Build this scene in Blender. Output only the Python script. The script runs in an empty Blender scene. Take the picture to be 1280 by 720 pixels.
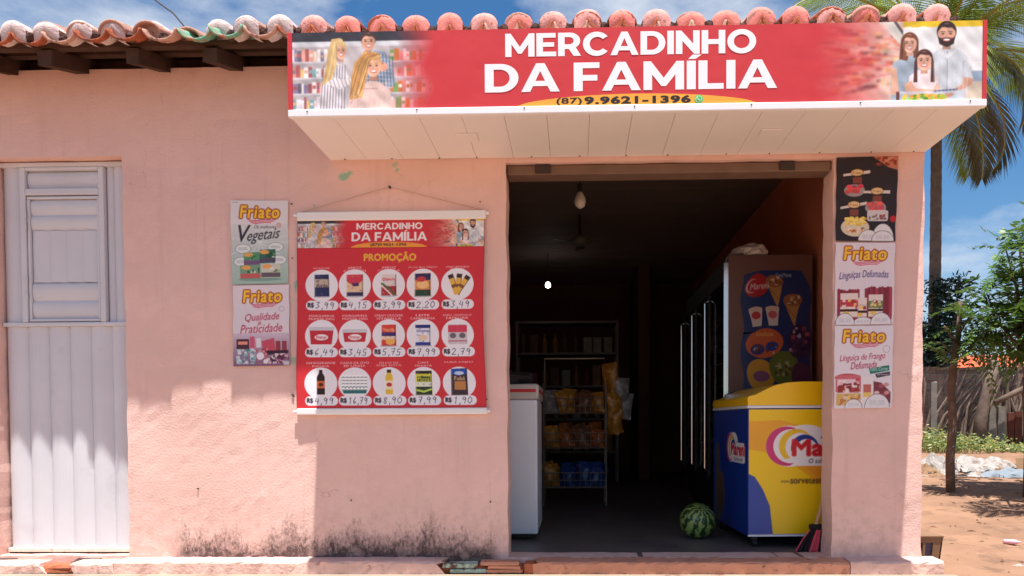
import bpy, bmesh, math, random
import numpy as np
from mathutils import Vector, Matrix
rnd = random.Random(7)
nrng = np.random.RandomState(5)
S = bpy.context.scene
COL = S.collection

# ------------------------------------------------------------------ camera
def rot3(yaw, pitch, roll):
    c, s = math.cos, math.sin
    a = Matrix(((c(yaw), -s(yaw), 0), (s(yaw), c(yaw), 0), (0, 0, 1)))
    b = Matrix(((1, 0, 0), (0, c(pitch), -s(pitch)), (0, s(pitch), c(pitch))))
    d = Matrix(((c(roll), 0, s(roll)), (0, 1, 0), (-s(roll), 0, c(roll))))
    return a @ b @ d
cam = bpy.data.cameras.new('camera')
cam_o = bpy.data.objects.new('camera', cam); COL.objects.link(cam_o)
M = rot3(0.02714946, -0.02876219, 0.00464052)
r_, f_, u_ = M.col[0], M.col[1], M.col[2]
cam_o.matrix_world = Matrix(((r_[0], u_[0], -f_[0], 0), (r_[1], u_[1], -f_[1], -4.1), (r_[2], u_[2], -f_[2], 0.715), (0, 0, 0, 1)))
cam.sensor_width = 36; cam.sensor_fit = 'HORIZONTAL'; cam.lens = 967.0 / 1280 * 36
cam.shift_x = (640 - 693.77) / 1280; cam.shift_y = (556.96 - 360) / 1280
cam.clip_start = 0.05; cam.clip_end = 3000
S.camera = cam_o

# ------------------------------------------------------------------ world, sun, exposure
SUN_TO = Vector((0.05, -0.217, 1.0)).normalized()
W = bpy.data.worlds.new('World'); S.world = W; W.use_nodes = True
nt = W.node_tree; nt.nodes.clear()
def wn(t, **k):
    n = nt.nodes.new(t)
    for a, b in k.items(): setattr(n, a, b)
    return n
out = wn('ShaderNodeOutputWorld'); bg = wn('ShaderNodeBackground')
sky = wn('ShaderNodeTexSky', sky_type='NISHITA', sun_disc=False)
sky.sun_elevation = math.asin(SUN_TO.z)
sky.sun_rotation = math.atan2(SUN_TO.x, SUN_TO.y)
sky.air_density = 1.0; sky.dust_density = 0.3; sky.ozone_density = 2.0
tc = wn('ShaderNodeTexCoord')
mp = wn('ShaderNodeMapping'); mp.inputs['Scale'].default_value = (1.0, 1.0, 2.3); mp.inputs['Location'].default_value = (4.1, 0.7, 2.2)
n1 = wn('ShaderNodeTexNoise'); n1.inputs['Scale'].default_value = 2.6; n1.inputs['Detail'].default_value = 9; n1.inputs['Roughness'].default_value = 0.58
rp = wn('ShaderNodeValToRGB'); rp.color_ramp.elements[0].position = 0.47; rp.color_ramp.elements[1].position = 0.66
mx = wn('ShaderNodeMix', data_type='RGBA'); mx.inputs[7].default_value = (6.3, 6.7, 7.3, 1)
hs = wn('ShaderNodeHueSaturation'); hs.inputs['Saturation'].default_value = 1.3; hs.inputs['Value'].default_value = 1.0
L = nt.links.new
L(tc.outputs['Generated'], mp.inputs[0]); L(mp.outputs[0], n1.inputs['Vector']); L(n1.outputs[0], rp.inputs[0])
L(sky.outputs[0], hs.inputs['Color']); L(hs.outputs[0], mx.inputs[6]); L(rp.outputs[0], mx.inputs[0]); L(mx.outputs[2], bg.inputs[0]); L(bg.outputs[0], out.inputs[0])
bg.inputs[1].default_value = 0.072
sl = bpy.data.lights.new('sun', 'SUN'); sl.energy = 4.8; sl.angle = math.radians(0.53); sl.color = (1.0, 0.965, 0.92)
so = bpy.data.objects.new('sun', sl); COL.objects.link(so)
so.rotation_euler = (-SUN_TO).to_track_quat('-Z', 'Y').to_euler(); so.location = (2, -6, 14)
S.view_settings.view_transform = 'Standard'; S.view_settings.look = 'None'
S.view_settings.gamma = 1; S.view_settings.use_curve_mapping = False
S.view_settings.exposure = 0.88
S.cycles.max_bounces = 8; S.cycles.diffuse_bounces = 5; S.cycles.transparent_max_bounces = 8

# ------------------------------------------------------------------ materials
def s2l(c):
    return tuple(((x / 12.92) if x <= 0.04045 else ((x + 0.055) / 1.055) ** 2.4) for x in c)
def rgb(r, g, b): return s2l((r / 255, g / 255, b / 255))
MATS = {}
def nodes_of(m):
    n = m.node_tree; b = n.nodes['Principled BSDF']
    return n, b
def mat(name, col, rough=0.6, var=0.12, scale=6.0, bump=0.0, bscale=60.0, metal=0.0, spec=0.4, dirt=None, dscale=2.5, dthr=0.55, coat=0, trans=0, emis=None, emis_s=1.0, detail=6):
    """a procedural material: base colour with noise variation, optional second tone in patches, fine bump"""
    if name in MATS: return MATS[name]
    m = bpy.data.materials.new(name); m.use_nodes = True
    n, b = nodes_of(m); ln = n.links.new
    tcn = n.nodes.new('ShaderNodeTexCoord')
    no = n.nodes.new('ShaderNodeTexNoise'); no.inputs['Scale'].default_value = scale; no.inputs['Detail'].default_value = detail
    ln(tcn.outputs['Object'], no.inputs['Vector'])
    mr = n.nodes.new('ShaderNodeMapRange'); mr.inputs[3].default_value = 1 - var; mr.inputs[4].default_value = 1 + var
    mr.inputs[1].default_value = 0.25; mr.inputs[2].default_value = 0.75
    ln(no.outputs[0], mr.inputs[0])
    mul = n.nodes.new('ShaderNodeMix'); mul.data_type = 'RGBA'; mul.blend_type = 'MULTIPLY'; mul.inputs[0].default_value = 1
    mul.inputs[6].default_value = (*col, 1); ln(mr.outputs[0], mul.inputs[7])
    last = mul.outputs[2]
    if dirt:
        n2 = n.nodes.new('ShaderNodeTexNoise'); n2.inputs['Scale'].default_value = dscale; n2.inputs['Detail'].default_value = 9; n2.inputs['Roughness'].default_value = 0.65
        ln(tcn.outputs['Object'], n2.inputs['Vector'])
        r2 = n.nodes.new('ShaderNodeMapRange'); r2.inputs[1].default_value = dthr; r2.inputs[2].default_value = dthr + 0.12
        ln(n2.outputs[0], r2.inputs[0])
        mm = n.nodes.new('ShaderNodeMix'); mm.data_type = 'RGBA'; mm.inputs[7].default_value = (*dirt, 1)
        ln(r2.outputs[0], mm.inputs[0]); ln(last, mm.inputs[6]); last = mm.outputs[2]
    ln(last, b.inputs['Base Color'])
    b.inputs['Roughness'].default_value = rough; b.inputs['Metallic'].default_value = metal
    b.inputs['Specular IOR Level'].default_value = spec
    if coat: b.inputs['Coat Weight'].default_value = coat
    if trans: b.inputs['Transmission Weight'].default_value = trans
    if emis: b.inputs['Emission Color'].default_value = (*emis, 1); b.inputs['Emission Strength'].default_value = emis_s
    if bump:
        bn = n.nodes.new('ShaderNodeTexNoise'); bn.inputs['Scale'].default_value = bscale; bn.inputs['Detail'].default_value = 5
        ln(tcn.outputs['Object'], bn.inputs['Vector'])
        bu = n.nodes.new('ShaderNodeBump'); bu.inputs['Strength'].default_value = bump; bu.inputs['Distance'].default_value = 0.01
        ln(bn.outputs[0], bu.inputs['Height']); ln(bu.outputs[0], b.inputs['Normal'])
    MATS[name] = m
    return m

def print_mat(name, rough=0.45, spec=0.35, bump=0.15):
    if name in MATS: return MATS[name]
    m = bpy.data.materials.new(name); m.use_nodes = True
    n, b = nodes_of(m)
    a = n.nodes.new('ShaderNodeVertexColor'); a.layer_name = 'Col'
    n.links.new(a.outputs[0], b.inputs['Base Color'])
    b.inputs['Roughness'].default_value = rough; b.inputs['Specular IOR Level'].default_value = spec
    t = n.nodes.new('ShaderNodeTexCoord'); no = n.nodes.new('ShaderNodeTexNoise'); no.inputs['Scale'].default_value = 7
    bu = n.nodes.new('ShaderNodeBump'); bu.inputs['Strength'].default_value = bump; bu.inputs['Distance'].default_value = 0.02
    n.links.new(t.outputs['Object'], no.inputs['Vector']); n.links.new(no.outputs[0], bu.inputs['Height']); n.links.new(bu.outputs[0], b.inputs['Normal'])
    MATS[name] = m; return m

def wall_material():
    """salmon painted plaster with black mould growing up from the foot, scratches and specks of older teal paint"""
    m = bpy.data.materials.new('salmon_plaster'); m.use_nodes = True
    n, b = nodes_of(m); ln = n.links.new
    def N(t, **k):
        x = n.nodes.new(t)
        for a, v in k.items(): setattr(x, a, v)
        return x
    def MA(op, a, bb=None, clamp=False):
        x = N('ShaderNodeMath', operation=op, use_clamp=clamp)
        for i, v in enumerate((a, bb)):
            if v is None: continue
            if isinstance(v, (int, float)): x.inputs[i].default_value = v
            else: ln(v, x.inputs[i])
        return x.outputs[0]
    def MR(v, a, bb, c=0.0, d=1.0):
        x = N('ShaderNodeMapRange'); ln(v, x.inputs[0])
        for i, q in zip((1, 2, 3, 4), (a, bb, c, d)): x.inputs[i].default_value = q
        return x.outputs[0]
    def NO(vec, sc, det=6, rough=0.55, mapsc=None):
        x = N('ShaderNodeTexNoise'); x.inputs['Scale'].default_value = sc; x.inputs['Detail'].default_value = det; x.inputs['Roughness'].default_value = rough
        if mapsc:
            mpp = N('ShaderNodeMapping'); mpp.inputs['Scale'].default_value = mapsc; ln(vec, mpp.inputs[0]); vec = mpp.outputs[0]
        ln(vec, x.inputs['Vector']); return x.outputs[0]
    def MIX(f, a, bb):
        x = N('ShaderNodeMix', data_type='RGBA'); ln(f, x.inputs[0])
        for i, v in ((6, a), (7, bb)):
            if isinstance(v, tuple): x.inputs[i].default_value = (*v, 1)
            else: ln(v, x.inputs[i])
        return x.outputs[2]
    t = N('ShaderNodeTexCoord').outputs['Object']
    sep = N('ShaderNodeSeparateXYZ'); ln(t, sep.inputs[0]); x, z = sep.outputs[0], sep.outputs[2]
    base = MIX(MR(NO(t, 1.3, 5), 0.3, 0.7), WALL_A, WALL_B)
    base = MIX(MR(NO(t, 9, 8, 0.6, (1, 1, 0.35)), 0.5, 0.75, 0, 0.25), base, tuple(c * 0.82 for c in WALL_A))
    # streaks and scuffs
    scuff = MR(NO(t, 40, 3, 0.5, (0.3, 1, 1)), 0.70, 0.74, 0, 0.35)
    base = MIX(scuff, base, tuple(min(1, c * 1.18) for c in WALL_A))
    # repainted patches, faint drips, hairline cracks, dust splashed up from the street
    base = MIX(MR(NO(t, 2.2, 3, 0.5, (1, 1, 1.6)), 0.52, 0.56, 0, 0.22), base, tuple(min(1, c * 1.10) for c in WALL_A))
    base = MIX(MR(NO(t, 5, 6, 0.6, (3.2, 1, 0.16)), 0.56, 0.74, 0, 0.30), base, tuple(c * 0.74 for c in WALL_B))
    vo = N('ShaderNodeTexVoronoi', feature='DISTANCE_TO_EDGE'); vo.inputs['Scale'].default_value = 1.5
    nw = N('ShaderNodeTexNoise'); nw.inputs['Scale'].default_value = 6; nw.inputs['Detail'].default_value = 6; ln(t, nw.inputs['Vector'])
    vm = N('ShaderNodeVectorMath', operation='MULTIPLY_ADD'); ln(nw.outputs['Color'], vm.inputs[0]); vm.inputs[1].default_value = (.28, .28, .28); ln(t, vm.inputs[2]); ln(vm.outputs[0], vo.inputs['Vector'])
    crack = MA('MULTIPLY', MR(vo.outputs[0], 0.0, 0.0035, 1, 0), MR(NO(t, 1.9, 3), 0.56, 0.62))
    base = MIX(MA('MULTIPLY', crack, 0.5), base, tuple(c * 0.45 for c in WALL_B))
    dust = MA('MULTIPLY', MR(MA('ADD', NO(t, 16, 8, 0.7), MR(z, 0.5, 0.0, 0.0, 0.16)), 0.56, 0.72), MR(z, 0.6, 0.1, 0, 0.32))
    base = MIX(dust, base, (0.42, 0.27, 0.20))
    # old teal paint specks round the banner
    box = MA('MULTIPLY', MA('MULTIPLY', MR(x, -1.62, -1.5), MR(x, -0.55, -0.42, 1, 0)), MR(z, 0.9, 1.1))
    teal = MA('MULTIPLY', MR(NO(t, 7, 4, 0.6), 0.635, 0.68), box)
    base = MIX(MA('MULTIPLY', teal, 0.75), base, rgb(110, 190, 160))
    # mould: feathered upright tufts whose height changes along the wall
    hgt = MR(NO(t, 3.1, 4, 0.65, (1, 0.01, 0.01)), 0.34, 0.64, 0.07, 0.32)
    grad = MA('SUBTRACT', 1.0, MA('DIVIDE', MA('SUBTRACT', z, 0.0), hgt))
    fine = NO(t, 60, 12, 0.82, (1, 1, 0.55))
    mk = MR(MA('ADD', MA('MULTIPLY', grad, 0.36), fine), 0.575, 0.80)
    rng = MA('MULTIPLY', MR(x, -2.22, -2.10), MR(x, -0.47, -0.40, 1, 0))
    mk = MA('MULTIPLY', MA('MULTIPLY', mk, rng), MR(z, 0.34, 0.2))
    mk = MA('MULTIPLY', mk, MR(NO(t, 9, 6, 0.7), 0.33, 0.55, 0.5, 1.0))
    foot = MR(MA('ADD', NO(t, 30, 8, 0.7, (0.7, 1, 1)), MR(z, 0.06, 0.0, 0.0, 0.22)), 0.60, 0.72)
    mk = MA('MAXIMUM', mk, MA('MULTIPLY', MA('MULTIPLY', foot, rng), MR(z, 0.09, 0.05)))
    base = MIX(MA('MULTIPLY', mk, 0.92), base, (0.048, 0.030, 0.030))
    ln(base, b.inputs['Base Color'])
    b.inputs['Roughness'].default_value = 0.78; b.inputs['Specular IOR Level'].default_value = 0.25
    h = MA('ADD', MA('MULTIPLY', NO(t, 95, 4, 0.6), 1.0), MA('MULTIPLY', NO(t, 14, 4, 0.5), 0.7))
    bu = N('ShaderNodeBump'); bu.inputs['Strength'].default_value = 0.30; bu.inputs['Distance'].default_value = 0.009
    ln(h, bu.inputs['Height']); ln(bu.outputs[0], b.inputs['Normal'])
    return m
WALL_A = (0.81, 0.55, 0.485); WALL_B = (0.765, 0.50, 0.43)

# ------------------------------------------------------------------ mesh helpers
class MB:
    """collects boxes, tubes and prisms; build() links them as ONE mesh object"""
    def __init__(s): s.v = []; s.f = []; s.mi = []; s.cm = 0
    def add(s, vs, fs):
        o = len(s.v); s.v += [tuple(v) for v in vs]
        s.f += [tuple(i + o for i in f) for f in fs]; s.mi += [s.cm] * len(fs); return s
    def box(s, x0, x1, y0, y1, z0, z1, jit=0):
        p = [(x, y, z) for z in (z0, z1) for y in (y0, y1) for x in (x0, x1)]
        if jit: p = [tuple(c + rnd.uniform(-jit, jit) for c in q) for q in p]
        return s.add(p, [(0, 2, 3, 1), (4, 5, 7, 6), (0, 1, 5, 4), (2, 6, 7, 3), (0, 4, 6, 2), (1, 3, 7, 5)])
    def bbox(s, x0, x1, y0, y1, z0, z1, b):
        """box with chamfered edges"""
        b = min(b, (x1 - x0) / 2.1, (y1 - y0) / 2.1, (z1 - z0) / 2.1)
        bm = bmesh.new(); bmesh.ops.create_cube(bm, size=1)
        for v in bm.verts: v.co = Vector(((x0 + x1) / 2 + v.co.x * (x1 - x0), (y0 + y1) / 2 + v.co.y * (y1 - y0), (z0 + z1) / 2 + v.co.z * (z1 - z0)))
        bmesh.ops.bevel(bm, geom=bm.edges[:], offset=b, segments=2, profile=0.5, affect='EDGES')
        bm.verts.ensure_lookup_table()
        s.add([v.co[:] for v in bm.verts], [[v.index for v in f.verts] for f in bm.faces]); bm.free(); return s
    def tube(s, pts, rad, n=6, caps=True):
        pts = [Vector(p) for p in pts]; k = len(pts)
        rad = rad if isinstance(rad, (list, tuple)) else [rad] * k
        vs = []; up = None
        for i, p in enumerate(pts):
            d = (pts[min(i + 1, k - 1)] - pts[max(i - 1, 0)])
            d = d.normalized() if d.length > 1e-9 else Vector((0, 0, 1))
            if up is None: up = d.orthogonal().normalized()
            up = (up - d * up.dot(d)); up = up.normalized() if up.length > 1e-6 else d.orthogonal().normalized()
            w = d.cross(up)
            for j in range(n):
                a = 2 * math.pi * j / n
                vs.append(p + (up * math.cos(a) + w * math.sin(a)) * rad[i])
        fs = [(i * n + j, i * n + (j + 1) % n, (i + 1) * n + (j + 1) % n, (i + 1) * n + j) for i in range(k - 1) for j in range(n)]
        if caps: fs += [tuple(range(n - 1, -1, -1)), tuple((k - 1) * n + j for j in range(n))]
        return s.add(vs, fs)
    def lathe(s, prof, n=16, c=(0, 0, 0)):
        vs = []; fs = []
        for r, z in prof:
            for j in range(n):
                a = 2 * math.pi * j / n; vs.append((c[0] + r * math.cos(a), c[1] + r * math.sin(a), c[2] + z))
        k = len(prof)
        fs = [(i * n + j, i * n + (j + 1) % n, (i + 1) * n + (j + 1) % n, (i + 1) * n + j) for i in range(k - 1) for j in range(n)]
        fs += [tuple(range(n - 1, -1, -1)), tuple((k - 1) * n + j for j in range(n))]
        return s.add(vs, fs)
    def prism_y(s, poly, y0, y1):
        """polygon in x,z (counter-clockwise seen from -y) pushed from y0 back to y1"""
        n = len(poly)
        vs = [(x, y0, z) for x, z in poly] + [(x, y1, z) for x, z in poly]
        fs = [tuple(range(n)), tuple(range(2 * n - 1, n - 1, -1))] + [(i, i + n, (i + 1) % n + n, (i + 1) % n) for i in range(n)]
        return s.add(vs, fs)
    def mesh(s, name, mats, smooth=False):
        me = bpy.data.meshes.new(name); me.from_pydata(s.v, [], s.f)
        for m in (mats if isinstance(mats, (list, tuple)) else [mats]): me.materials.append(m)
        if s.cm or any(s.mi): me.polygons.foreach_set('material_index', s.mi)
        if smooth: me.polygons.foreach_set('use_smooth', [True] * len(s.f))
        me.update(); return me
    def build(s, name, mats, parent=None, smooth=False, loc=None):
        o = bpy.data.objects.new(name, s.mesh(name, mats, smooth)); COL.objects.link(o)
        if parent is not None: o.parent = parent
        if loc is not None: o.location = loc
        return o
def tag(o, label=None, cat=None, group=None, kind=None):
    if label: o['label'] = label
    if cat: o['category'] = cat
    if group: o['group'] = group
    if kind: o['kind'] = kind
    return o
def thing(name, label, cat, loc=(0, 0, 0), rz=0, group=None):
    o = bpy.data.objects.new(name, None); COL.objects.link(o); o.location = loc; o.rotation_euler = (0, 0, rz)
    o.empty_display_size = 0.1
    return tag(o, label, cat, group)
def copy_tree(o, parent=None):
    c = o.copy(); COL.objects.link(c); c.parent = parent
    for ch in list(o.children): copy_tree(ch, c)
    return c
def inst(name, me, parent=None, loc=(0, 0, 0), rot=(0, 0, 0), sc=(1, 1, 1)):
    o = bpy.data.objects.new(name, me); COL.objects.link(o)
    if parent is not None: o.parent = parent
    o.location = loc; o.rotation_euler = rot; o.scale = sc
    return o

# ------------------------------------------------------------------ text outlines and a small print canvas
_tx = {}
def text_edges(s, spacing=1.0):
    k = (s, spacing)
    if k in _tx: return _tx[k]
    cu = bpy.data.curves.new('t', 'FONT'); cu.body = s; cu.dimensions = '2D'; cu.fill_mode = 'NONE'; cu.resolution_u = 3; cu.space_character = spacing
    o = bpy.data.objects.new('t', cu); COL.objects.link(o)
    dg = bpy.context.evaluated_depsgraph_get(); dg.update()
    me = o.evaluated_get(dg).to_mesh()
    co = np.array([v.co[:2] for v in me.vertices]).reshape(-1, 2); ed = np.array([e.vertices[:] for e in me.edges]).reshape(-1, 2)
    E = co[ed]
    o.evaluated_get(dg).to_mesh_clear(); bpy.data.objects.remove(o); bpy.data.curves.remove(cu)
    _tx[k] = E; return E
def text_mesh(s, x0, x1, z0, z1, y, bold=0.0, thick=0.0012, spacing=1.0, skew=0.0):
    """lettering as a thin mesh filling the box x0..x1, z0..z1 of a plane facing -y"""
    cu = bpy.data.curves.new('t', 'FONT'); cu.body = s; cu.dimensions = '2D'; cu.fill_mode = 'BOTH'; cu.resolution_u = 4
    cu.space_character = spacing; cu.offset = bold; cu.extrude = 0.01
    o = bpy.data.objects.new('t', cu); COL.objects.link(o)
    dg = bpy.context.evaluated_depsgraph_get(); dg.update()
    me = bpy.data.meshes.new_from_object(o.evaluated_get(dg))
    bpy.data.objects.remove(o); bpy.data.curves.remove(cu)
    co = np.array([v.co[:] for v in me.vertices])
    a, b = co[:, :2].min(0), co[:, :2].max(0)
    X = x0 + (co[:, 0] - a[0]) / (b[0] - a[0]) * (x1 - x0); Z = z0 + (co[:, 1] - a[1]) / (b[1] - a[1]) * (z1 - z0)
    X = X + skew * (Z - z0)
    Yv = np.where(co[:, 2] > 0, y - thick, y)
    me.vertices.foreach_set('co', np.stack([X, Yv, Z], 1).ravel()); me.materials.clear(); me.update()
    return me
def _arc(cx, cy, rx, ry, a0, a1, n=14):
    return [(cx + rx * math.cos(math.radians(a0 + (a1 - a0) * i / n)), cy + ry * math.sin(math.radians(a0 + (a1 - a0) * i / n))) for i in range(n + 1)]
HEAVY = {   # extra-bold capitals: advance, loops (first outer, rest holes) in cap heights
    'M': (1.13, [[(0, 0), (0, 1), (.21, 1), (.565, .42), (.92, 1), (1.13, 1), (1.13, 0), (.89, 0), (.89, .54), (.63, .13), (.50, .13), (.24, .54), (.24, 0)]]),
    'E': (.76, [[(0, 0), (0, 1), (.74, 1), (.74, .80), (.25, .80), (.25, .60), (.68, .60), (.68, .41), (.25, .41), (.25, .20), (.76, .20), (.76, 0)]]),
    'R': (.88, [[(0, 0), (0, 1)] + _arc(.45, .65, .40, .35, 90, -55) + [(.88, 0), (.60, 0), (.41, .30), (.25, .30), (.25, 0)], [(.25, .81)] + _arc(.43, .655, .17, .155, 90, -90) + [(.25, .50)]]),
    'C': (.98, [_arc(.53, .5, .53, .52, 38, 322, 26) + _arc(.55, .5, .29, .30, 318, 42, 20)]),
    'A': (1.08, [[(0, 0), (.42, 1), (.66, 1), (1.08, 0), (.82, 0), (.74, .20), (.33, .20), (.25, 0)], [(.40, .38), (.67, .38), (.535, .73)]]),
    'D': (.95, [[(0, 0), (0, 1)] + _arc(.44, .5, .51, .5, 90, -90, 18), [(.25, .80)] + _arc(.43, .5, .27, .30, 90, -90, 14) + [(.25, .20)]]),
    'I': (.25, [[(0, 0), (0, 1), (.25, 1), (.25, 0)]]),
    'N': (.91, [[(0, 0), (0, 1), (.21, 1), (.66, .44), (.66, 1), (.91, 1), (.91, 0), (.70, 0), (.25, .56), (.25, 0)]]),
    'H': (.90, [[(0, 0), (0, 1), (.25, 1), (.25, .61), (.65, .61), (.65, 1), (.90, 1), (.90, 0), (.65, 0), (.65, .40), (.25, .40), (.25, 0)]]),
    'O': (1.10, [_arc(.55, .5, .55, .52, 180, -165, 30), _arc(.55, .5, .30, .30, 180, -165, 24)]),
    'F': (.72, [[(0, 0), (0, 1), (.72, 1), (.72, .80), (.25, .80), (.25, .56), (.66, .56), (.66, .36), (.25, .36), (.25, 0)]]),
    'L': (.70, [[(0, 0), (0, 1), (.25, 1), (.25, .20), (.70, .20), (.70, 0)]])}
HEAVY['Í'] = (.25, HEAVY['I'][1] + [[(.04, 1.06), (.16, 1.21), (.42, 1.21), (.24, 1.06)]])
def heavy_layout(s, gap=.075):
    """loops of a line of extra-bold capitals: list of (loops, is_new_outer) plus total width"""
    x = 0; out_ = []
    for ch in s:
        if ch == ' ': x += .32; continue
        w_, loops = HEAVY[ch]
        sep = [[loops[0]], [loops[1]]] if ch == 'Í' else [loops]
        out_ += [[[(px + x, py) for px, py in lp] for lp in grp] for grp in sep]
        x += w_ + gap
    return out_, x - gap
def heavy_mesh(s, x0, x1, z0, z1, y, thick=.0012):
    from mathutils.geometry import tessellate_polygon
    grps, wt_ = heavy_layout(s); b = MB(); k = (x1 - x0) / wt_
    for grp in grps:
        loops = [[(x0 + px * k, z0 + py * (z1 - z0)) for px, py in lp] for lp in grp]
        flat = [p for lp in loops for p in lp]; n = len(flat)
        tris = tessellate_polygon([[Vector((p[0], p[1], 0)) for p in lp] for lp in loops])
        fs = []
        for t in tris:
            a, bb, cc = (Vector((flat[i][0], flat[i][1], 0)) for i in t)
            fs.append(t if (bb - a).cross(cc - a).z > 0 else (t[0], t[2], t[1]))
        o = 0
        for lp in loops:
            m = len(lp); fs += [(o + i, o + (i + 1) % m, o + (i + 1) % m + n, o + i + n) for i in range(m)]; o += m
        b.add([(p[0], y - thick, p[1]) for p in flat] + [(p[0], y, p[1]) for p in flat], fs)
    return b
def chain(pts, closed=True):
    p = np.array(pts, float); q = np.roll(p, -1, 0)
    return np.stack([p, q], 1)
class Canvas:
    """a flat print, painted in picture units w x h (y down), sampled onto the vertices of a sheet"""
    def __init__(s, w, h, col, res=1.0):
        s.k = res; s.sy = 1.0; s.w = int(round(w * res)); s.h = int(round(h * res)); s.a = np.ones((s.h, s.w, 3)) * np.array(col) / 255.0
    def mask(s, E, ss=3):
        E = E * np.array([s.k, s.k * s.sy])
        y0 = max(0, int(math.floor(E[..., 1].min()))); y1 = min(s.h, int(math.ceil(E[..., 1].max())) + 1)
        x0 = max(0, int(math.floor(E[..., 0].min())) - 1); x1 = min(s.w, int(math.ceil(E[..., 0].max())) + 2)
        if y1 <= y0 or x1 <= x0: return None
        ix = np.arange(x0, x1)[None, :]
        m = np.zeros((y1 - y0, x1 - x0))
        ax, ay, bx, by = E[:, 0, 0], E[:, 0, 1], E[:, 1, 0], E[:, 1, 1]
        for r in range(y0, y1):
            for q in range(ss):
                y = r + (q + 0.5) / ss
                c = (ay <= y) != (by <= y)
                if not c.any(): continue
                xs = np.sort(ax[c] + (y - ay[c]) / (by[c] - ay[c]) * (bx[c] - ax[c]))
                if len(xs) % 2: xs = xs[:-1]
                rp_ = np.clip(xs[:, None] - ix, 0, 1)
                m[r - y0] += (rp_[1::2] - rp_[0::2]).sum(0) / ss
        return m.clip(0, 1), y0, y1, x0, x1
    def put(s, m, y0, y1, x0, x1, col, al):
        s.a[y0:y1, x0:x1] += (np.array(col) / 255.0 - s.a[y0:y1, x0:x1]) * (m * al)[..., None]
    def edges(s, E, col, al=1.0, bold=0):
        r = s.mask(E)
        if r is None: return
        m, y0, y1, x0, x1 = r
        if bold:
            pad = int(math.ceil(bold)) + 1
            Mx = np.zeros((s.h + 2 * pad, s.w + 2 * pad)); Mx[y0 + pad:y1 + pad, x0 + pad:x1 + pad] = m
            best = Mx.copy(); R = int(math.ceil(bold))
            for dy in range(-R, R + 1):
                for dx in range(-R, R + 1):
                    d = math.hypot(dx, dy)
                    if d == 0 or d > bold + 0.99: continue
                    wgt = min(1.0, bold + 1 - d)
                    best = np.maximum(best, np.roll(np.roll(Mx, dy, 0), dx, 1) * wgt)
            m = best[pad:-pad, pad:-pad]; y0, y1, x0, x1 = 0, s.h, 0, s.w
        s.put(m, y0, y1, x0, x1, col, al)
    def poly(s, pts, col, al=1.0): s.edges(chain(pts), col, al); return s
    def rect(s, x0, y0, x1, y1, col, al=1.0): return s.poly([(x0, y0), (x1, y0), (x1, y1), (x0, y1)], col, al)
    def rrect(s, x0, y0, x1, y1, r, col, al=1.0):
        p = []
        for cx, cy, a0 in ((x1 - r, y0 + r, -90), (x1 - r, y1 - r, 0), (x0 + r, y1 - r, 90), (x0 + r, y0 + r, 180)):
            for k in range(6):
                a = math.radians(a0 + 18 * k); p.append((cx + r * math.cos(a), cy + r * math.sin(a)))
        return s.poly(p, col, al)
    def ell(s, cx, cy, rx, ry, col, al=1.0, rot=0.0, n=28):
        c, q = math.cos(rot), math.sin(rot)
        return s.poly([(cx + rx * math.cos(t) * c - ry * math.sin(t) * q, cy + rx * math.cos(t) * q + ry * math.sin(t) * c) for t in np.linspace(0, 2 * math.pi, n, endpoint=False)], col, al)
    def line(s, pts, w, col, al=1.0):
        p = np.array(pts, float)
        for a, b in zip(p[:-1], p[1:]):
            d = b - a; l = np.hypot(*d)
            if l < 1e-6: continue
            d = d / l; nrm = np.array([-d[1], d[0]]) * w / 2
            s.poly([a + nrm - d * w * .3, b + nrm + d * w * .3, b - nrm + d * w * .3, a - nrm - d * w * .3], col, al)
        return s
    def text(s, t, x0, x1, y0, y1, col, bold=0.0, al=1.0, skew=0.0, arc=0.0, spacing=1.0, slope=0.0):
        E = text_edges(t, spacing).copy()
        a, b = E.reshape(-1, 2).min(0), E.reshape(-1, 2).max(0)
        u = (E[..., 0] - a[0]) / (b[0] - a[0]); v = (E[..., 1] - a[1]) / (b[1] - a[1])
        X = x0 + u * (x1 - x0) + skew * v * (y1 - y0); Yc = y1 - v * (y1 - y0) + arc * (2 * u - 1) ** 2 + slope * u
        s.edges(np.stack([X, Yc], -1), col, al, bold); return s
    def heavy(s, t, x0, x1, y0, y1, col, al=1.0):
        grps, wt_ = heavy_layout(t); k = (x1 - x0) / wt_
        for grp in grps: s.edges(np.concatenate([chain([(x0 + px * k, y1 - py * (y1 - y0)) for px, py in lp]) for lp in grp]), col, al)
        return s
    def grad(s, y0, y1, c0, c1, x0=0, x1=None):
        x1 = s.w / s.k if x1 is None else x1
        Y0, Y1, X0, X1 = [int(round(q * s.k)) for q in (y0, y1, x0, x1)]
        Y0, Y1, X0, X1 = max(0, Y0), min(s.h, Y1), max(0, X0), min(s.w, X1)
        t = np.linspace(0, 1, max(1, Y1 - Y0))[:, None, None]
        s.a[Y0:Y1, X0:X1] = (np.array(c0) * (1 - t) + np.array(c1) * t) / 255.0
        return s
    def blur(s, r, x0=0, y0=0, x1=None, y1=None):
        x1 = s.w if x1 is None else int(x1 * s.k); y1 = s.h if y1 is None else int(y1 * s.k); x0 = int(x0 * s.k); y0 = int(y0 * s.k)
        a = s.a[y0:y1, x0:x1]
        for ax in (0, 1):
            p = np.pad(a, [(r, r) if i == ax else (0, 0) for i in range(3)], mode='edge')
            a = sum(np.take(p, range(i, i + a.shape[ax]), axis=ax) for i in range(2 * r + 1)) / (2 * r + 1)
        s.a[y0:y1, x0:x1] = a; return s
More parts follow.
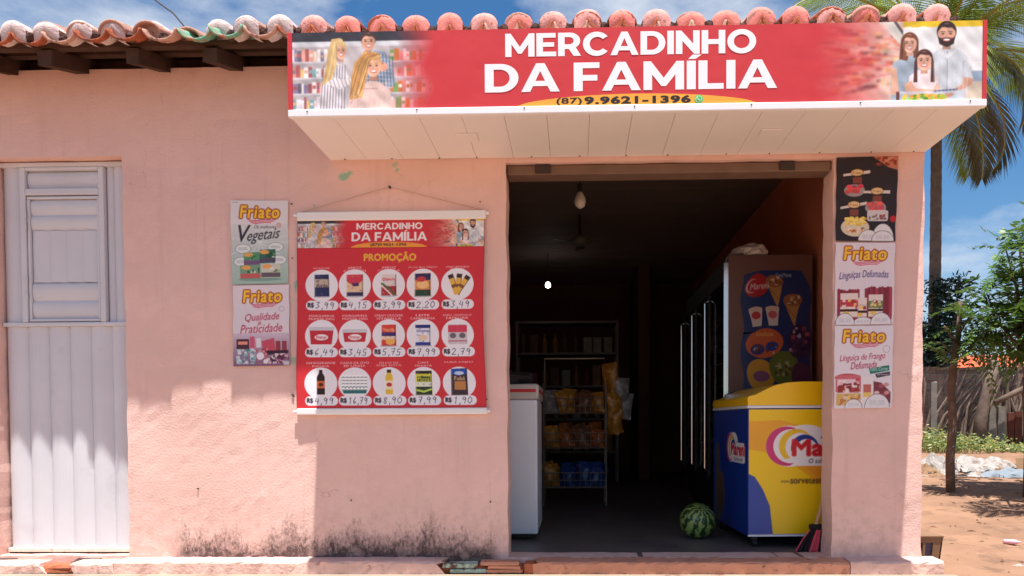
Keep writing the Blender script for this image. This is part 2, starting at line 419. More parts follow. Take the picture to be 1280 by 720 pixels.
    def clutter(s, x0, y0, x1, y1, n, cols, smin, smax, al=0.9):
        for _ in range(n):
            x = rnd.uniform(x0, x1); y = rnd.uniform(y0, y1); w_ = rnd.uniform(smin, smax); h_ = rnd.uniform(smin, smax)
            s.rect(x, y, min(x + w_, x1), min(y + h_, y1), rnd.choice(cols), al)
        return s
    def noise(s, amt):
        s.a = np.clip(s.a + nrng.normal(0, amt, s.a.shape[:2])[..., None], 0, 1); return s
    def sheet(s, name, fn, matl, parent=None, gain=1.0, black=0.0):
        """grid mesh carrying the print; fn(u,v) arrays (u right, v up, 0..1) -> x,y,z"""
        w, h = s.w, s.h
        U, V = np.meshgrid(np.linspace(0, 1, w), np.linspace(1, 0, h))
        X, Yv, Z = fn(U, V)
        co = np.stack([X, Yv, Z], -1).reshape(-1, 3).astype(np.float32)
        i = np.arange(h * w).reshape(h, w)
        q = np.stack([i[1:, :-1], i[1:, 1:], i[:-1, 1:], i[:-1, :-1]], -1).reshape(-1, 4).astype(np.int32)
        me = bpy.data.meshes.new(name)
        me.vertices.add(len(co)); me.vertices.foreach_set('co', co.ravel())
        me.loops.add(q.size); me.loops.foreach_set('vertex_index', q.ravel())
        me.polygons.add(len(q)); me.polygons.foreach_set('loop_start', np.arange(0, q.size, 4, dtype=np.int32))
        try: me.polygons.foreach_set('loop_total', np.full(len(q), 4, dtype=np.int32))
        except Exception: pass
        me.polygons.foreach_set('use_smooth', np.ones(len(q), dtype=bool))
        me.update(calc_edges=True)
        a = np.clip(s.a, 0, 1); a = np.where(a <= 0.04045, a / 12.92, ((a + 0.055) / 1.055) ** 2.4) * gain + black
        at = me.color_attributes.new('Col', 'FLOAT_COLOR', 'POINT')
        at.data.foreach_set('color', np.concatenate([a, np.ones((h, w, 1))], -1).astype(np.float32).ravel())
        me.materials.append(matl); me.validate()
        o = bpy.data.objects.new(name, me); COL.objects.link(o)
        if parent is not None: o.parent = parent
        return o
# ================================================================== SETTING
M_dirt = mat('dirt', rgb(146, 113, 91), rough=0.95, var=0.22, scale=1.8, bump=0.5, bscale=26, spec=0.1, dirt=rgb(124, 96, 79), dscale=5, dthr=0.52)
M_pave = mat('worn_concrete', rgb(168, 144, 125), rough=0.9, var=0.18, scale=5, bump=0.5, bscale=70, spec=0.2, dirt=rgb(130, 104, 86), dscale=9, dthr=0.56)
def ground_z(x, y):
    b = np.interp(y, [-50, 0.0, 0.4, 3.9, 6.4, 10, 14, 60], [-0.15, -0.15, -0.15, -0.012, 0.05, 0.27, 0.4, 0.5])
    t = np.clip((x - 1.95) / 0.6, 0, 1); t = t * t * (3 - 2 * t)
    z = -0.15 + (b + 0.15) * t
    return z
def build_ground():
    xs = np.concatenate([[-600, -200, -60, -20, -8, -4, 0, 1.6], np.arange(1.9, 8.0, 0.07), np.arange(8, 16, 0.5), [20, 40, 120, 600]])
    ys = np.concatenate([[-600, -100, -30, -12, -6, -3, -1.6], np.arange(-0.8, 6.8, 0.06), np.arange(6.8, 12, 0.25), [13, 16, 22, 40, 120, 600]])
    X, Yg = np.meshgrid(xs, ys)
    Zg = ground_z(X, Yg)
    fine = ((X > 1.95) & (X < 8) & (Yg > -0.8) & (Yg < 9)).astype(float)
    Zg = Zg + fine * (0.010 * np.sin(X * 7 + 1.3 * np.sin(Yg * 5)) * np.sin(Yg * 9 + 2 * np.sin(X * 3)) + nrng.normal(0, 0.0035, X.shape))
    h, w = X.shape; i = np.arange(h * w).reshape(h, w)
    q = np.stack([i[:-1, :-1], i[:-1, 1:], i[1:, 1:], i[1:, :-1]], -1).reshape(-1, 4)
    b = MB(); b.v = np.stack([X, Yg, Zg], -1).reshape(-1, 3).tolist(); b.f = q.tolist(); b.mi = [0] * len(b.f)
    o = b.build('ground', M_dirt, smooth=True)
    tag(o, 'reddish sandy dirt ground of the yard and street', kind='structure')
build_ground()
# pavement before the shop
b = MB(); b.box(-7, 1.93, -1.5, -0.118, -0.3, -0.066)
o = b.build('pavement', M_pave); tag(o, 'worn concrete pavement along the foot of the shop', kind='structure')

# ------------------------------------------------------------------ the shop building
M_wall = wall_material()
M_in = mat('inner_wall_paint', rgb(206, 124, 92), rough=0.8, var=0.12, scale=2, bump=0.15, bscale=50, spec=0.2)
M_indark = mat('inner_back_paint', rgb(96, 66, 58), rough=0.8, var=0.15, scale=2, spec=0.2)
M_ceil = mat('ceiling_board', rgb(140, 124, 116), rough=0.7, var=0.08, scale=3, spec=0.3)
M_floor = mat('shop_floor_cement', rgb(104, 96, 92), rough=0.42, var=0.2, scale=3, bump=0.1, bscale=30, spec=0.4, dirt=rgb(70, 62, 58), dscale=4)
M_clay = mat('clay_tile', rgb(168, 92, 66), rough=0.9, var=0.3, scale=9, bump=0.4, bscale=60, spec=0.15, dirt=rgb(112, 72, 58), dscale=7, dthr=0.52)
M_clay_old = mat('clay_tile_bleached', rgb(196, 150, 132), rough=0.92, var=0.25, scale=12, bump=0.4, bscale=70, spec=0.15, dirt=rgb(96, 78, 72), dscale=11, dthr=0.55)
M_clay_teal = mat('clay_tile_teal_paint', rgb(120, 176, 150), rough=0.8, var=0.25, scale=14, bump=0.3, bscale=70, spec=0.2, dirt=rgb(176, 110, 86), dscale=14, dthr=0.5)
M_plug_a = mat('mortar_pale', rgb(208, 188, 184), rough=0.95, var=0.14, scale=30, bump=0.35, bscale=110, spec=0.1, dirt=rgb(150, 116, 108), dscale=60, dthr=0.58)
M_plug_b = mat('mortar_pink', rgb(232, 140, 128), rough=0.92, var=0.10, scale=30, bump=0.3, bscale=110, spec=0.1, dirt=rgb(240, 214, 206), dscale=70, dthr=0.64)
M_wood = mat('dark_roof_wood', rgb(74, 55, 46), rough=0.85, var=0.3, scale=9, bump=0.4, bscale=40, spec=0.15)
M_steel = mat('white_door_enamel', rgb(208, 208, 213), rough=0.5, var=0.05, scale=4, bump=0.05, bscale=30, spec=0.35, dirt=rgb(198, 197, 202), dscale=3, dthr=0.6)
M_rail = mat('rusty_white_rail', rgb(214, 206, 190), rough=0.6, var=0.12, scale=20, spec=0.3, dirt=rgb(150, 108, 70), dscale=30, dthr=0.6)
M_black = mat('black_gap', (0.01, 0.01, 0.01), rough=0.8, var=0.05)

shop = thing('shop_building', 'salmon plastered one storey shop with clay tile roof and open shopfront', 'building', (0, 0, 0))
XL, XR = -4.6, 1.811
DX0, DX1, DZ = -3.135, -2.412, 2.149          # steel door opening
OX0, OX1, OZ = -0.363, 1.345, 2.085           # shop opening
def front_wall():
    def cuts(a, b, keep, step):
        ks = sorted(set([a, b] + keep)); r = []
        for p, q in zip(ks[:-1], ks[1:]):
            n = max(1, int(round((q - p) / step))); r += [p + (q - p) * i / n for i in range(n)]
        return np.array(r + [b])
    xs = cuts(XL, XR, [DX0, DX1, OX0, OX1], 0.045); zs = cuts(-0.2, 2.607, [0.012, DZ, OZ, 0.0], 0.045)
    hole = lambda x, z: (DX0 < x < DX1 and 0.012 < z < DZ) or (OX0 < x < OX1 and 0.0 < z < OZ)
    nx, nz = len(xs), len(zs); vid = {}; b = MB()
    X, Z = np.meshgrid(xs, zs, indexing='ij')
    wob = 0.0018 * (np.sin(X * 9.1 + Z * 4) + np.sin(Z * 13 + X * 3.3)) + nrng.normal(0, 0.0006, X.shape)
    edx = 0.0022 * np.sin(Z * 17 + X * 50) + nrng.normal(0, 0.0012, X.shape); edz = 0.0015 * np.sin(X * 15) + nrng.normal(0, 0.0007, X.shape)
    def V(i, j, back):
        k = (i, j, back)
        if k not in vid:
            vid[k] = len(b.v)
            b.v.append((xs[i] + edx[i, j], 0.17 if back else wob[i, j], zs[j] + (edz[i, j] if 0 < j < nz - 1 else 0)))
        return vid[k]
    solid = lambda i, j: 0 <= i < nx - 1 and 0 <= j < nz - 1 and not hole((xs[i] + xs[i + 1]) / 2, (zs[j] + zs[j + 1]) / 2)
    for i in range(nx - 1):
        for j in range(nz - 1):
            if not solid(i, j): continue
            b.f.append((V(i, j, 0), V(i + 1, j, 0), V(i + 1, j + 1, 0), V(i, j + 1, 0)))
            b.f.append((V(i, j, 1), V(i, j + 1, 1), V(i + 1, j + 1, 1), V(i + 1, j, 1)))
            for (di, dj, p, q) in ((-1, 0, (i, j + 1), (i, j)), (1, 0, (i + 1, j), (i + 1, j + 1)), (0, -1, (i, j), (i + 1, j)), (0, 1, (i + 1, j + 1), (i, j + 1))):
                if not solid(i + di, j + dj): b.f.append((V(*p, 0), V(*p, 1), V(*q, 1), V(*q, 0)))
    b.mi = [0] * len(b.f)
    return b.build('wall', M_wall, shop, smooth=False)
fw = front_wall()
b = MB(); b.box(1.715, XR - 0.002, 0.172, 7.2, -0.2, 2.70); b.build('wall', M_wall, shop)
b = MB(); b.box(XL, XR - 0.002, 7.202, 7.35, -0.2, 2.70); b.build('wall', M_wall, shop)
b = MB(); b.box(XL, XL + 0.12, 0.172, 7.2, -0.2, 2.70); b.build('wall', M_wall, shop)
# inside: lining walls, floor, ceiling
b = MB(); b.box(1.690, 1.714, 0.173, 7.1, 0.0, 2.698); b.build('inner_wall', M_in, shop)
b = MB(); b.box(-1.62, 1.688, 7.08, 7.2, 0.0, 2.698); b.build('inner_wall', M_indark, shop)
b = MB(); b.box(-1.74, -1.622, 0.173, 7.2, 0.0, 2.698); b.build('inner_wall', M_in, shop)
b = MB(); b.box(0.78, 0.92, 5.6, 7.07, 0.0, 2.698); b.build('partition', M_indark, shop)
b = MB(); b.box(XL + .13, 1.714, -0.0, 7.2, -0.14, -0.0015); fl = b.build('floor', M_floor); tag(fl, 'dark cement floor inside the shop', kind='structure')
ce = thing('ceiling', None, None); tag(ce, 'dull grey board ceiling inside the shop', kind='structure')
y = 0.175
k = 0
while y < 7.1:
    b = MB(); b.box(-1.62, 1.6895, y, min(7.078, y + 0.196), 2.700 + 0.002 * (k % 2), 2.716); b.build('ceiling_board', M_ceil, ce); y += 0.197; k += 1
b = MB(); b.box(-1.73, 1.80, 0.172, 7.3, 2.719, 2.735); b.build('light_seal_slab', M_wood, ce)  # unseen slab added over the boards to stop light leaking in
# plinth ledge at the foot of the wall, broken in places, with bricks showing
M_plinth = mat('plinth_plaster', rgb(222, 184, 170), rough=0.9, var=0.14, scale=8, bump=0.5, bscale=50, spec=0.15, dirt=rgb(150, 112, 98), dscale=16, dthr=0.60)
M_sillpink = mat('sill_salmon', rgb(206, 146, 118), rough=0.9, var=0.16, scale=8, bump=0.5, bscale=50, spec=0.15, dirt=rgb(120, 92, 78), dscale=18, dthr=0.58)
M_brick = mat('bare_brick', rgb(176, 104, 76), rough=0.95, var=0.25, scale=20, bump=0.5, bscale=80, spec=0.1)
M_oldpaint = mat('old_green_paint', rgb(176, 196, 176), rough=0.9, var=0.2, scale=20, bump=0.5, bscale=60, spec=0.1, dirt=rgb(110, 84, 76), dscale=25, dthr=0.5)
def ledge(x0, x1, z0, z1, y0, mt, name='plinth', jag0=0, jag1=0):
    n = max(4, int((x1 - x0) / 0.03)); b = MB(); vs = []; fs = []
    prof = [(0.02, z0), (y0, z0), (y0, z1 - 0.012), (y0 + 0.004, z1 - 0.004), (y0 + 0.012, z1), (0.02, z1 + 0.004)]
    for i in range(n + 1):
        x = x0 + (x1 - x0) * i / n
        for j, (yy, zz) in enumerate(prof):
            jx = (rnd.uniform(-jag0, jag0) if i == 0 else 0) + (rnd.uniform(-jag1, jag1) if i == n else 0)
            a = 0.0 if j in (0,) else 1.0
            vs.append((x + jx, yy + a * rnd.uniform(-0.0035, 0.0035), zz + (rnd.uniform(-0.0025, 0.0025) if j > 1 else 0)))
    m = len(prof)
    for i in range(n):
        for j in range(m): fs.append((i * m + j, (i + 1) * m + j, (i + 1) * m + (j + 1) % m, i * m + (j + 1) % m))
    fs += [tuple(range(m)), tuple(n * m + j for j in range(m - 1, -1, -1))]
    b.add(vs, fs); return b.build(name, mt, shop)
ledge(-4.5, -2.83, -0.068, -0.014, -0.112, M_plinth, jag1=0.03)
ledge(-2.68, -2.455, -0.068, -0.012, -0.108, M_plinth, jag0=0.03, jag1=0.02)
ledge(-2.43, -0.70, -0.068, 0.0, -0.118, M_plinth, jag1=0.035)
ledge(-0.205, 1.40, -0.068, -0.004, -0.115, M_sillpink, 'door_sill', jag0=0.025)
ledge(1.405, 1.875, -0.068, 0.001, -0.118, M_plinth)
ledge(-4.5, -0.2, -0.068, -0.030, -0.080, M_brick, 'plinth_core')
for (x0, x1, z0, z1, yy, mt) in ((-0.70, -0.52, -0.040, -0.016, -0.098, M_oldpaint), (-0.66, -0.47, -0.064, -0.043, -0.104, M_oldpaint), (-0.50, -0.30, -0.022, -0.006, -0.108, M_sillpink), (-0.46, -0.29, -0.042, -0.026, -0.112, M_sillpink), (-0.47, -0.28, -0.062, -0.046, -0.108, M_sillpink), (-0.27, -0.215, -0.066, -0.010, -0.110, M_brick), (-2.82, -2.69, -0.066, -0.036, -0.095, M_brick)):
    b = MB(); b.bbox(x0, x1, yy, -0.02, z0, z1, 0.005)
    for i, v in enumerate(b.v): b.v[i] = tuple(c + rnd.uniform(-0.003, 0.003) for c in v)
    b.build('brick', mt, shop)
# shutter rail over the opening
M_box = mat('shutter_housing', rgb(120, 96, 82), rough=0.6, var=0.15, scale=8, spec=0.3)
b = MB(); b.bbox(OX0 + 0.004, OX1 - 0.004, 0.03, 0.15, 2.03, 2.082, 0.006); rail = b.build('shutter_rail', M_box, shop)
for xx in (-0.17, 1.11):
    b = MB(); b.bbox(xx - 0.04, xx + 0.04, 0.015, 0.029, 2.036, 2.08, 0.004); b.build('bracket', mat('bracket_dark', rgb(60, 48, 42), rough=0.6), rail)

# ------------------------------------------------------------------ roof
SL = math.radians(17); SPX = 0.1648
roof = bpy.data.objects.new('roof', None); COL.objects.link(roof); roof.parent = shop
def tile_mesh(name, hw, h, length, taper, th, sign, mts, n=8):
    vs = []; fs = []
    for yy, k in ((0, 1.0), (length, taper)):
        for lay in (0, 1):
            for i in range(n + 1):
                t = math.radians(-88 + 176 * i / n)
                a = hw * k - (th if lay else 0); c = h * k - (th if lay else 0)
                vs.append((a * math.sin(t), yy, sign * (c * math.cos(t))))
    m = n + 1
    O0, I0, O1, I1 = 0, m, 2 * m, 3 * m
    for i in range(n):
        fs += [(O0 + i, O0 + i + 1, O1 + i + 1, O1 + i), (I0 + i, I1 + i, I1 + i + 1, I0 + i + 1), (O0 + i, I0 + i, I0 + i + 1, O0 + i + 1), (O1 + i, O1 + i + 1, I1 + i + 1, I1 + i)]
    fs += [(O0, O1, I1, I0), (O0 + n, I0 + n, I1 + n, O1 + n)]
    b = MB(); b.add(vs, fs); return b.mesh(name, mts, True)
cup = [tile_mesh('roof_tile', 0.086, 0.058, 0.47, 0.84, 0.011, -1, m) for m in (M_clay, M_clay_old, M_clay_teal)]
cap = [tile_mesh('roof_tile', 0.072, 0.062, 0.47, 0.84, 0.011, 1, m) for m in (M_clay, M_clay_old)]
def plug_mesh(seed, mt):
    r = random.Random(seed); n = 12; hw, hc = 0.064, 0.052
    top = []; bot = []
    for i in range(n + 1):
        x = -hw + 2 * hw * i / n
        top.append((x, 0.004 + hc * math.sqrt(max(0, 1 - (x / (hw * 1.02)) ** 2))))
        bot.append((x, -0.05 * math.sqrt(max(0, 1 - ((abs(x) - SPX / 2) / (SPX / 2)) ** 2)) + 0.002))
    vs = []; fs = []
    m = 5
    for yy, pull in ((0.0, 0), (0.07, 0)):
        for i in range(n + 1):
            for j in range(m):
                t = j / (m - 1); z = bot[i][1] * (1 - t) + top[i][1] * t
                bulge = -0.012 * math.sin(math.pi * t) * math.sin(math.pi * i / n) + r.uniform(-0.002, 0.002) if yy == 0 else 0
                vs.append((bot[i][0], yy + bulge, z))
    K = (n + 1) * m
    for i in range(n):
        for j in range(m - 1): fs.append((i * m + j, (i + 1) * m + j, (i + 1) * m + j + 1, i * m + j + 1))
        fs.append((i * m, i * m + K, (i + 1) * m + K, (i + 1) * m)); fs.append((i * m + m - 1, (i + 1) * m + m - 1, (i + 1) * m + m - 1 + K, i * m + m - 1 + K))
    b = MB(); b.add(vs, fs); return b.mesh('mortar_plug', mt, True)
plugs_a = [plug_mesh(s, M_plug_a) for s in range(4)]; M_plug_c = mat('mortar_pink_worn', rgb(226, 160, 150), rough=0.92, var=0.14, scale=24, bump=0.4, bscale=90, spec=0.1, dirt=rgb(172, 96, 84), dscale=40, dthr=0.57)
M_grime = mat('valley_grime', rgb(84, 62, 56), rough=0.95, var=0.3, scale=40, bump=0.8, bscale=90, spec=0.1)
plugs_b = [plug_mesh(s + 9, (M_plug_b, M_plug_c, M_plug_b, M_plug_b, M_plug_c)[s]) for s in range(5)]
def lump_mesh(seed):
    r = random.Random(seed); bm = bmesh.new(); bmesh.ops.create_icosphere(bm, subdivisions=2, radius=1)
    for v in bm.verts: k = r.uniform(.75, 1.15); v.co = Vector((v.co.x * .022 * k, v.co.y * .03 * k, v.co.z * .026 * k))
    me = bpy.data.meshes.new('valley_mortar'); bm.to_mesh(me); bm.free(); me.materials.append(M_grime); return me
lumps = [lump_mesh(s) for s in range(3)]
X0 = -2.739
bare = {4: 1, 5: 1, 6: 1}
for k in range(-12, 28):
    x = X0 + SPX * k
    if x > 1.75: break
    zrow = 2.627 - 0.004 * math.sin(k * 0.7) - max(0, k) * 0.0002
    for row in range(3):
        y0 = -0.378 + row * 0.36; dz = (row * 0.36) * math.tan(SL) + row * 0.006
        jr = rnd.uniform(-0.02, 0.02)
        # cup lying in the valley to the right of this cap
        cm = cup[0] if row else (cup[2] if k in (5, 6) else (cup[1] if k in (4, 7) or rnd.random() < .25 else cup[0]))
        if x + SPX / 2 < 1.77:
            inst('roof_tile', cm, roof, (x + SPX / 2 + rnd.uniform(-.004, .004), y0 + jr * (1 if row == 0 else 0), zrow + dz), (SL, rnd.uniform(-.03, .03), rnd.uniform(-.02, .02)))
        cmm = cap[1] if (row == 0 and (k < 9 or rnd.random() < .5)) else cap[0]
        if True:
            inst('roof_tile', cmm, roof, (x + rnd.uniform(-.004, .004), y0 + 0.045 + jr * .5 + (0.07 if (row == 0 and k in (5, 6)) else 0), zrow + dz - 0.006), (SL + rnd.uniform(-.02, .02), rnd.uniform(-.06, .06), rnd.uniform(-.06, .06)), (rnd.uniform(.95, 1.05), 1, rnd.uniform(.92, 1.08)))
    if k not in (5,):
        pm = plugs_a[k % 4] if k < 9 else plugs_b[(k * 7 // 2) % 5]
        inst('valley_mortar', lumps[k % 3], roof, (x + SPX / 2 + rnd.uniform(-.008, .008), -0.378 + 0.05, zrow - 0.022 + rnd.uniform(-.004, .01)), (0, 0, rnd.uniform(0, 3)))
        inst('mortar_plug', pm, roof, (x, -0.378 + 0.03 + rnd.uniform(0, .012) + (0.06 if k in (4, 6) else 0), zrow + 0.002 + (0.02 if k in (4, 6) else 0)), (math.radians(8), rnd.uniform(-.04, .04), rnd.uniform(-.05, .05)), (rnd.uniform(.93, 1.06), 1, rnd.uniform(.9, 1.10)))
# the roof beyond the eave courses, front and rear slope
b = MB(); t = math.tan(SL)
for (ya, za, yb, zb) in ((0.55, 2.70 + .55 * t, 3.6, 2.70 + 3.6 * t), (3.6, 2.70 + 3.6 * t, 7.6, 2.70 - 0.1)):
    n = 42; vs = []; fs = []
    for i in range(n * 4 + 1):
        x = XL - 0.1 + (1.76 - XL + 0.1) * i / (n * 4); dz = 0.03 * math.cos(i / 4 * 2 * math.pi)
        vs += [(x, ya, za + dz), (x, yb, zb + dz), (x, ya, za + dz - 0.05), (x, yb, zb + dz - 0.05)]
    for i in range(n * 4): a = i * 4; fs += [(a, a + 4, a + 5, a + 1), (a + 2, a + 3, a + 7, a + 6)]
    b.add(vs, fs)
o = b.build('tile_field', M_clay, roof, smooth=True); o['kind'] = 'stuff'
# rafters, battens, dark beam filling the eave slot
for i in range(16):
    xr_ = -4.62 + 0.405 * i + rnd.uniform(-.02, .02)
    if xr_ > 1.7: break
    b = MB(); w_ = rnd.uniform(.028, .036)
    z0 = 2.585; t = math.tan(SL)
    pts = [(xr_ - w_, -0.30), (xr_ + w_, -0.30)]
    vs = []
    for yy in (-0.30, 0.6):
        for zz in (z0 + yy * t, z0 + yy * t + 0.075):
            for xx in (xr_ - w_, xr_ + w_): vs.append((xx + rnd.uniform(-.006, .006), yy, zz + rnd.uniform(-.006, .006)))
    b.add(vs, [(0, 1, 3, 2), (4, 6, 7, 5), (0, 4, 5, 1), (2, 3, 7, 6), (0, 2, 6, 4), (1, 5, 7, 3)]); b.build('rafter', M_wood, roof)
for yy in (-0.27, -0.06, 0.2):
    b = MB(); zz = 2.662 + yy * math.tan(SL)
    b.box(XL, 1.74, yy - 0.022, yy + 0.022, zz, zz + 0.024); b.build('batten', M_wood, roof)
b = MB(); b.box(XL, 1.70, 0.09, 0.168, 2.609, 2.69); b.build('eave_slot_fill', M_wood, roof)  # beam added to close the slot under the roof and keep it dark

# ------------------------------------------------------------------ white steel door
door = bpy.data.objects.new('steel_door', None); COL.objects.link(door); door.parent = shop; door['label'] = 'white folded steel door with a hinged hatch in its upper half'
YD = 0.095
def folded(x0, x1, z0, z1, yb, pitch_n, depth, vertical=True, steps=8):
    """folded steel sheet: shallow rounded ribs with a sharp step between them"""
    vs = []; fs = []; P = []
    L_ = (x1 - x0) if vertical else (z1 - z0)
    for r in range(pitch_n):
        for i in range(steps + 1):
            u = i / steps
            d = depth * (0.15 + 0.85 * (math.sin(math.pi * min(1, u * 1.02)) ** 0.7 if 0 < u < 1 else 0)) * (1 - 0.45 * u)
            P.append(((r + u) / pitch_n * L_, d))
    b = MB()
    for a, d in P:
        if vertical: vs += [(x0 + a, yb - d, z0), (x0 + a, yb - d, z1)]
        else: vs += [(x0, yb - d, z1 - a), (x1, yb - d, z1 - a)]
    n = len(P)
    for i in range(n - 1):
        fs.append((2 * i, 2 * i + 2, 2 * i + 3, 2 * i + 1) if vertical else (2 * i, 2 * i + 2, 2 * i + 3, 2 * i + 1))
    b.add(vs, fs); return b
zmid = 1.268
pw = (DX1 - DX0 - 0.02) / 6
for i in range(6):
    xa = DX0 + 0.01 + pw * i
    folded(xa, xa + pw, 0.045, zmid - 0.012, YD, 1, 0.030).build('door_panel', M_steel, door)
b = MB(); b.box(DX0 + .004, DX1 - .004, YD + .004, YD + .02, 0.04, DZ - .004); b.build('backing_sheet', M_steel, door)
HX0, HX1 = -2.985, -2.588
folded(DX0 + 0.012, HX0 - 0.035, zmid + 0.012, DZ - 0.03, YD, 1, 0.024).build('door_panel', M_steel, door)
folded(HX1 + 0.035, HX1 + 0.075, zmid + 0.012, DZ - 0.03, YD, 1, 0.014).build('door_panel', M_steel, door)
folded(HX1 + 0.075, DX1 - 0.012, zmid + 0.012, DZ - 0.03, YD, 1, 0.026).build('door_panel', M_steel, door)
folded(HX0, HX1, 2.005, 2.10, YD, 1, 0.02, False).build('door_panel', M_steel, door)
fr = MB()
for q in ((DX0 + .005, DX1 - .005, DZ - .034, DZ - .006), (DX0 + .005, DX1 - .005, zmid - .012, zmid + .012), (DX0 + .008, DX1 - .008, 0.022, 0.046)):
    pass
for (x0, x1, z0, z1, nm) in ((DX0 + .005, DX1 - .005, DZ - .030, DZ - .006, 'head_rail'), (DX0 + .005, DX1 - .005, zmid - .011, zmid + .011, 'middle_rail'), (HX0 - .034, HX0 - .004, zmid + .012, DZ - .031, 'stile'), (HX1 + .004, HX1 + .034, zmid + .012, DZ - .031, 'stile'), (HX0 - .003, HX1 + .003, 1.968, 2.003, 'hatch_rail'), (HX0 - .003, HX1 + .003, 2.101, 2.118, 'hatch_rail')):
    b = MB(); b.bbox(x0, x1, YD - .034, YD - .002, z0, z1, .004); b.build(nm, M_steel, door)
b = MB(); b.bbox(DX0 + .006, DX1 - .006, YD - .036, YD, 0.020, 0.044, .004); b.build('bottom_rail', M_rail, door)
b = MB(); b.box(DX0 + .004, DX1 - .004, YD - .02, YD + .05, 0.0125, 0.0185); b.build('gap_strip', M_black, door)  # black strip painted in for the shade of the gap under the door
ht = bpy.data.objects.new('hatch', None); COL.objects.link(ht); ht.parent = door
HZ0, HZ1 = 1.284, 1.962
folded(HX0 + .016, HX1 - .014, 1.78, HZ1 - .016, YD - .006, 2, 0.016, False).build('hatch_panel', M_steel, ht)
for i in range(4):
    w4 = (HX1 - HX0 - .03) / 4; xa = HX0 + .016 + i * w4
    folded(xa, xa + w4, 1.498, 1.778, YD - .006, 1, 0.012).build('hatch_panel', M_steel, ht)
folded(HX0 + .016, HX1 - .014, HZ0 + .016, 1.496, YD - .006, 2, 0.016, False).build('hatch_panel', M_steel, ht)
b = MB()
b.bbox(HX0, HX1, YD - .026, YD - .006, HZ1 - .014, HZ1, .003); b.bbox(HX0, HX1, YD - .026, YD - .006, HZ0, HZ0 + .014, .003)
b.bbox(HX0, HX0 + .014, YD - .025, YD - .006, HZ0 + .015, HZ1 - .015, .003); b.bbox(HX1 - .012, HX1, YD - .025, YD - .006, HZ0 + .015, HZ1 - .015, .003)
b.build('hatch_frame', M_steel, ht)
for zz in (1.86, 1.80, 1.50, 1.42):
    b = MB(); b.tube([(HX0 - .003, YD - .036, zz - .018), (HX0 - .003, YD - .036, zz + .018)], .006, 6); b.build('hinge', M_steel, ht)
# ================================================================== CANOPY SIGN
SX0, SX1, SY, SZ0, SZ1 = -1.2976, 1.8202, -0.582, 2.110, 2.486
RED = (202, 56, 60)
M_pvc = mat('white_pvc', rgb(236, 234, 232), rough=0.4, var=0.03, scale=3, spec=0.4)
M_trim = mat('white_trim', rgb(238, 238, 240), rough=0.45, var=0.04, scale=8, spec=0.4)
M_red = mat('red_vinyl', rgb(*RED), rough=0.42, var=0.05, scale=4, spec=0.4, bump=0.06, bscale=9)
M_white = mat('white_ink', rgb(240, 240, 242), rough=0.5, var=0.02)
M_yel = mat('amber_ink', rgb(240, 168, 58), rough=0.5, var=0.04)
M_blk = mat('black_ink', rgb(34, 26, 26), rough=0.5, var=0.05)
M_green = mat('green_ink', rgb(60, 190, 90), rough=0.5, var=0.04)
M_screw = mat('screw_dark', rgb(70, 66, 64), rough=0.5, metal=0.6)
M_print = print_mat('vinyl_print'); M_paper = print_mat('paper_print', 0.55, 0.3, 0.25)
sign = thing('canopy_sign', 'red and white shop name canopy with family photographs over the shop opening', 'sign', (0, 0, 0))
b = MB(); b.box(SX0 + .004, SX1 - .004, SY + .006, -0.004, SZ0 + .03, SZ1 - .004); b.build('box', M_pvc, sign)
b = MB(); b.bbox(SX0, SX1, SY - .010, SY + .02, SZ0 - .004, SZ0 + .029, .004); tr = b.build('bottom_trim', M_trim, sign)
b = MB(); b.bbox(SX1 - .018, SX1 + .0, SY - .006, SY + .004, SZ0 + .030, SZ1 - .002, .002); b.build('edge_strip', M_red, sign)
b = MB(); b.bbox(SX0 - .0, SX0 + .021, SY - .006, SY + .004, SZ0 + .030, SZ1 - .002, .002); b.build('edge_strip', M_red, sign)
n = 16; pwid = (SX1 - SX0 - .012) / n
for i in range(n):
    xa = SX0 + .006 + pwid * i
    b = MB()
    b.bbox(xa + .0007, xa + pwid - .0007, SY + .021, -.003, SZ0, SZ0 + .022, .0015)
    b.build('soffit_plank', M_pvc, sign)
b = MB(); b.box(SX0 + .006, SX1 - .006, SY + .021, -.003, SZ0 + .0225, SZ0 + .0295); b.build('soffit_backing', mat('soffit_groove', rgb(150, 140, 134), rough=.6), sign)
for xx in (-0.52, 0.94):
    b = MB(); b.bbox(xx - .05, xx + .05, -.36, -.26, SZ0 - .006, SZ0 - .0008, .002); b.build('soffit_plate', M_pvc, sign)
for i in range(13):
    xx = SX0 + .06 + (SX1 - SX0 - .12) * i / 12 + rnd.uniform(-.03, .03)
    b = MB(); b.lathe([(.004, -.004), (.0035, 0)], 6, (xx, -.02, SZ0 - .0)); b.build('screw', M_screw, sign)
    if i % 2 == 0:
        b = MB(); b.tube([(xx, SY - .0125, SZ0 + .02), (xx, SY - .009, SZ0 + .02)], .0032, 6); b.build('screw', M_screw, tr)
def face(x0, x1):
    def fn(U, V):
        X = x0 + (x1 - x0) * U; Z = SZ0 + .0295 + (SZ1 - SZ0 - .031) * V
        Yv = SY - .0014 + .0003 * np.sin(X * 11 + Z * 5) + .0002 * np.sin(X * 31 - Z * 24)
        return X, Yv, Z
    return fn
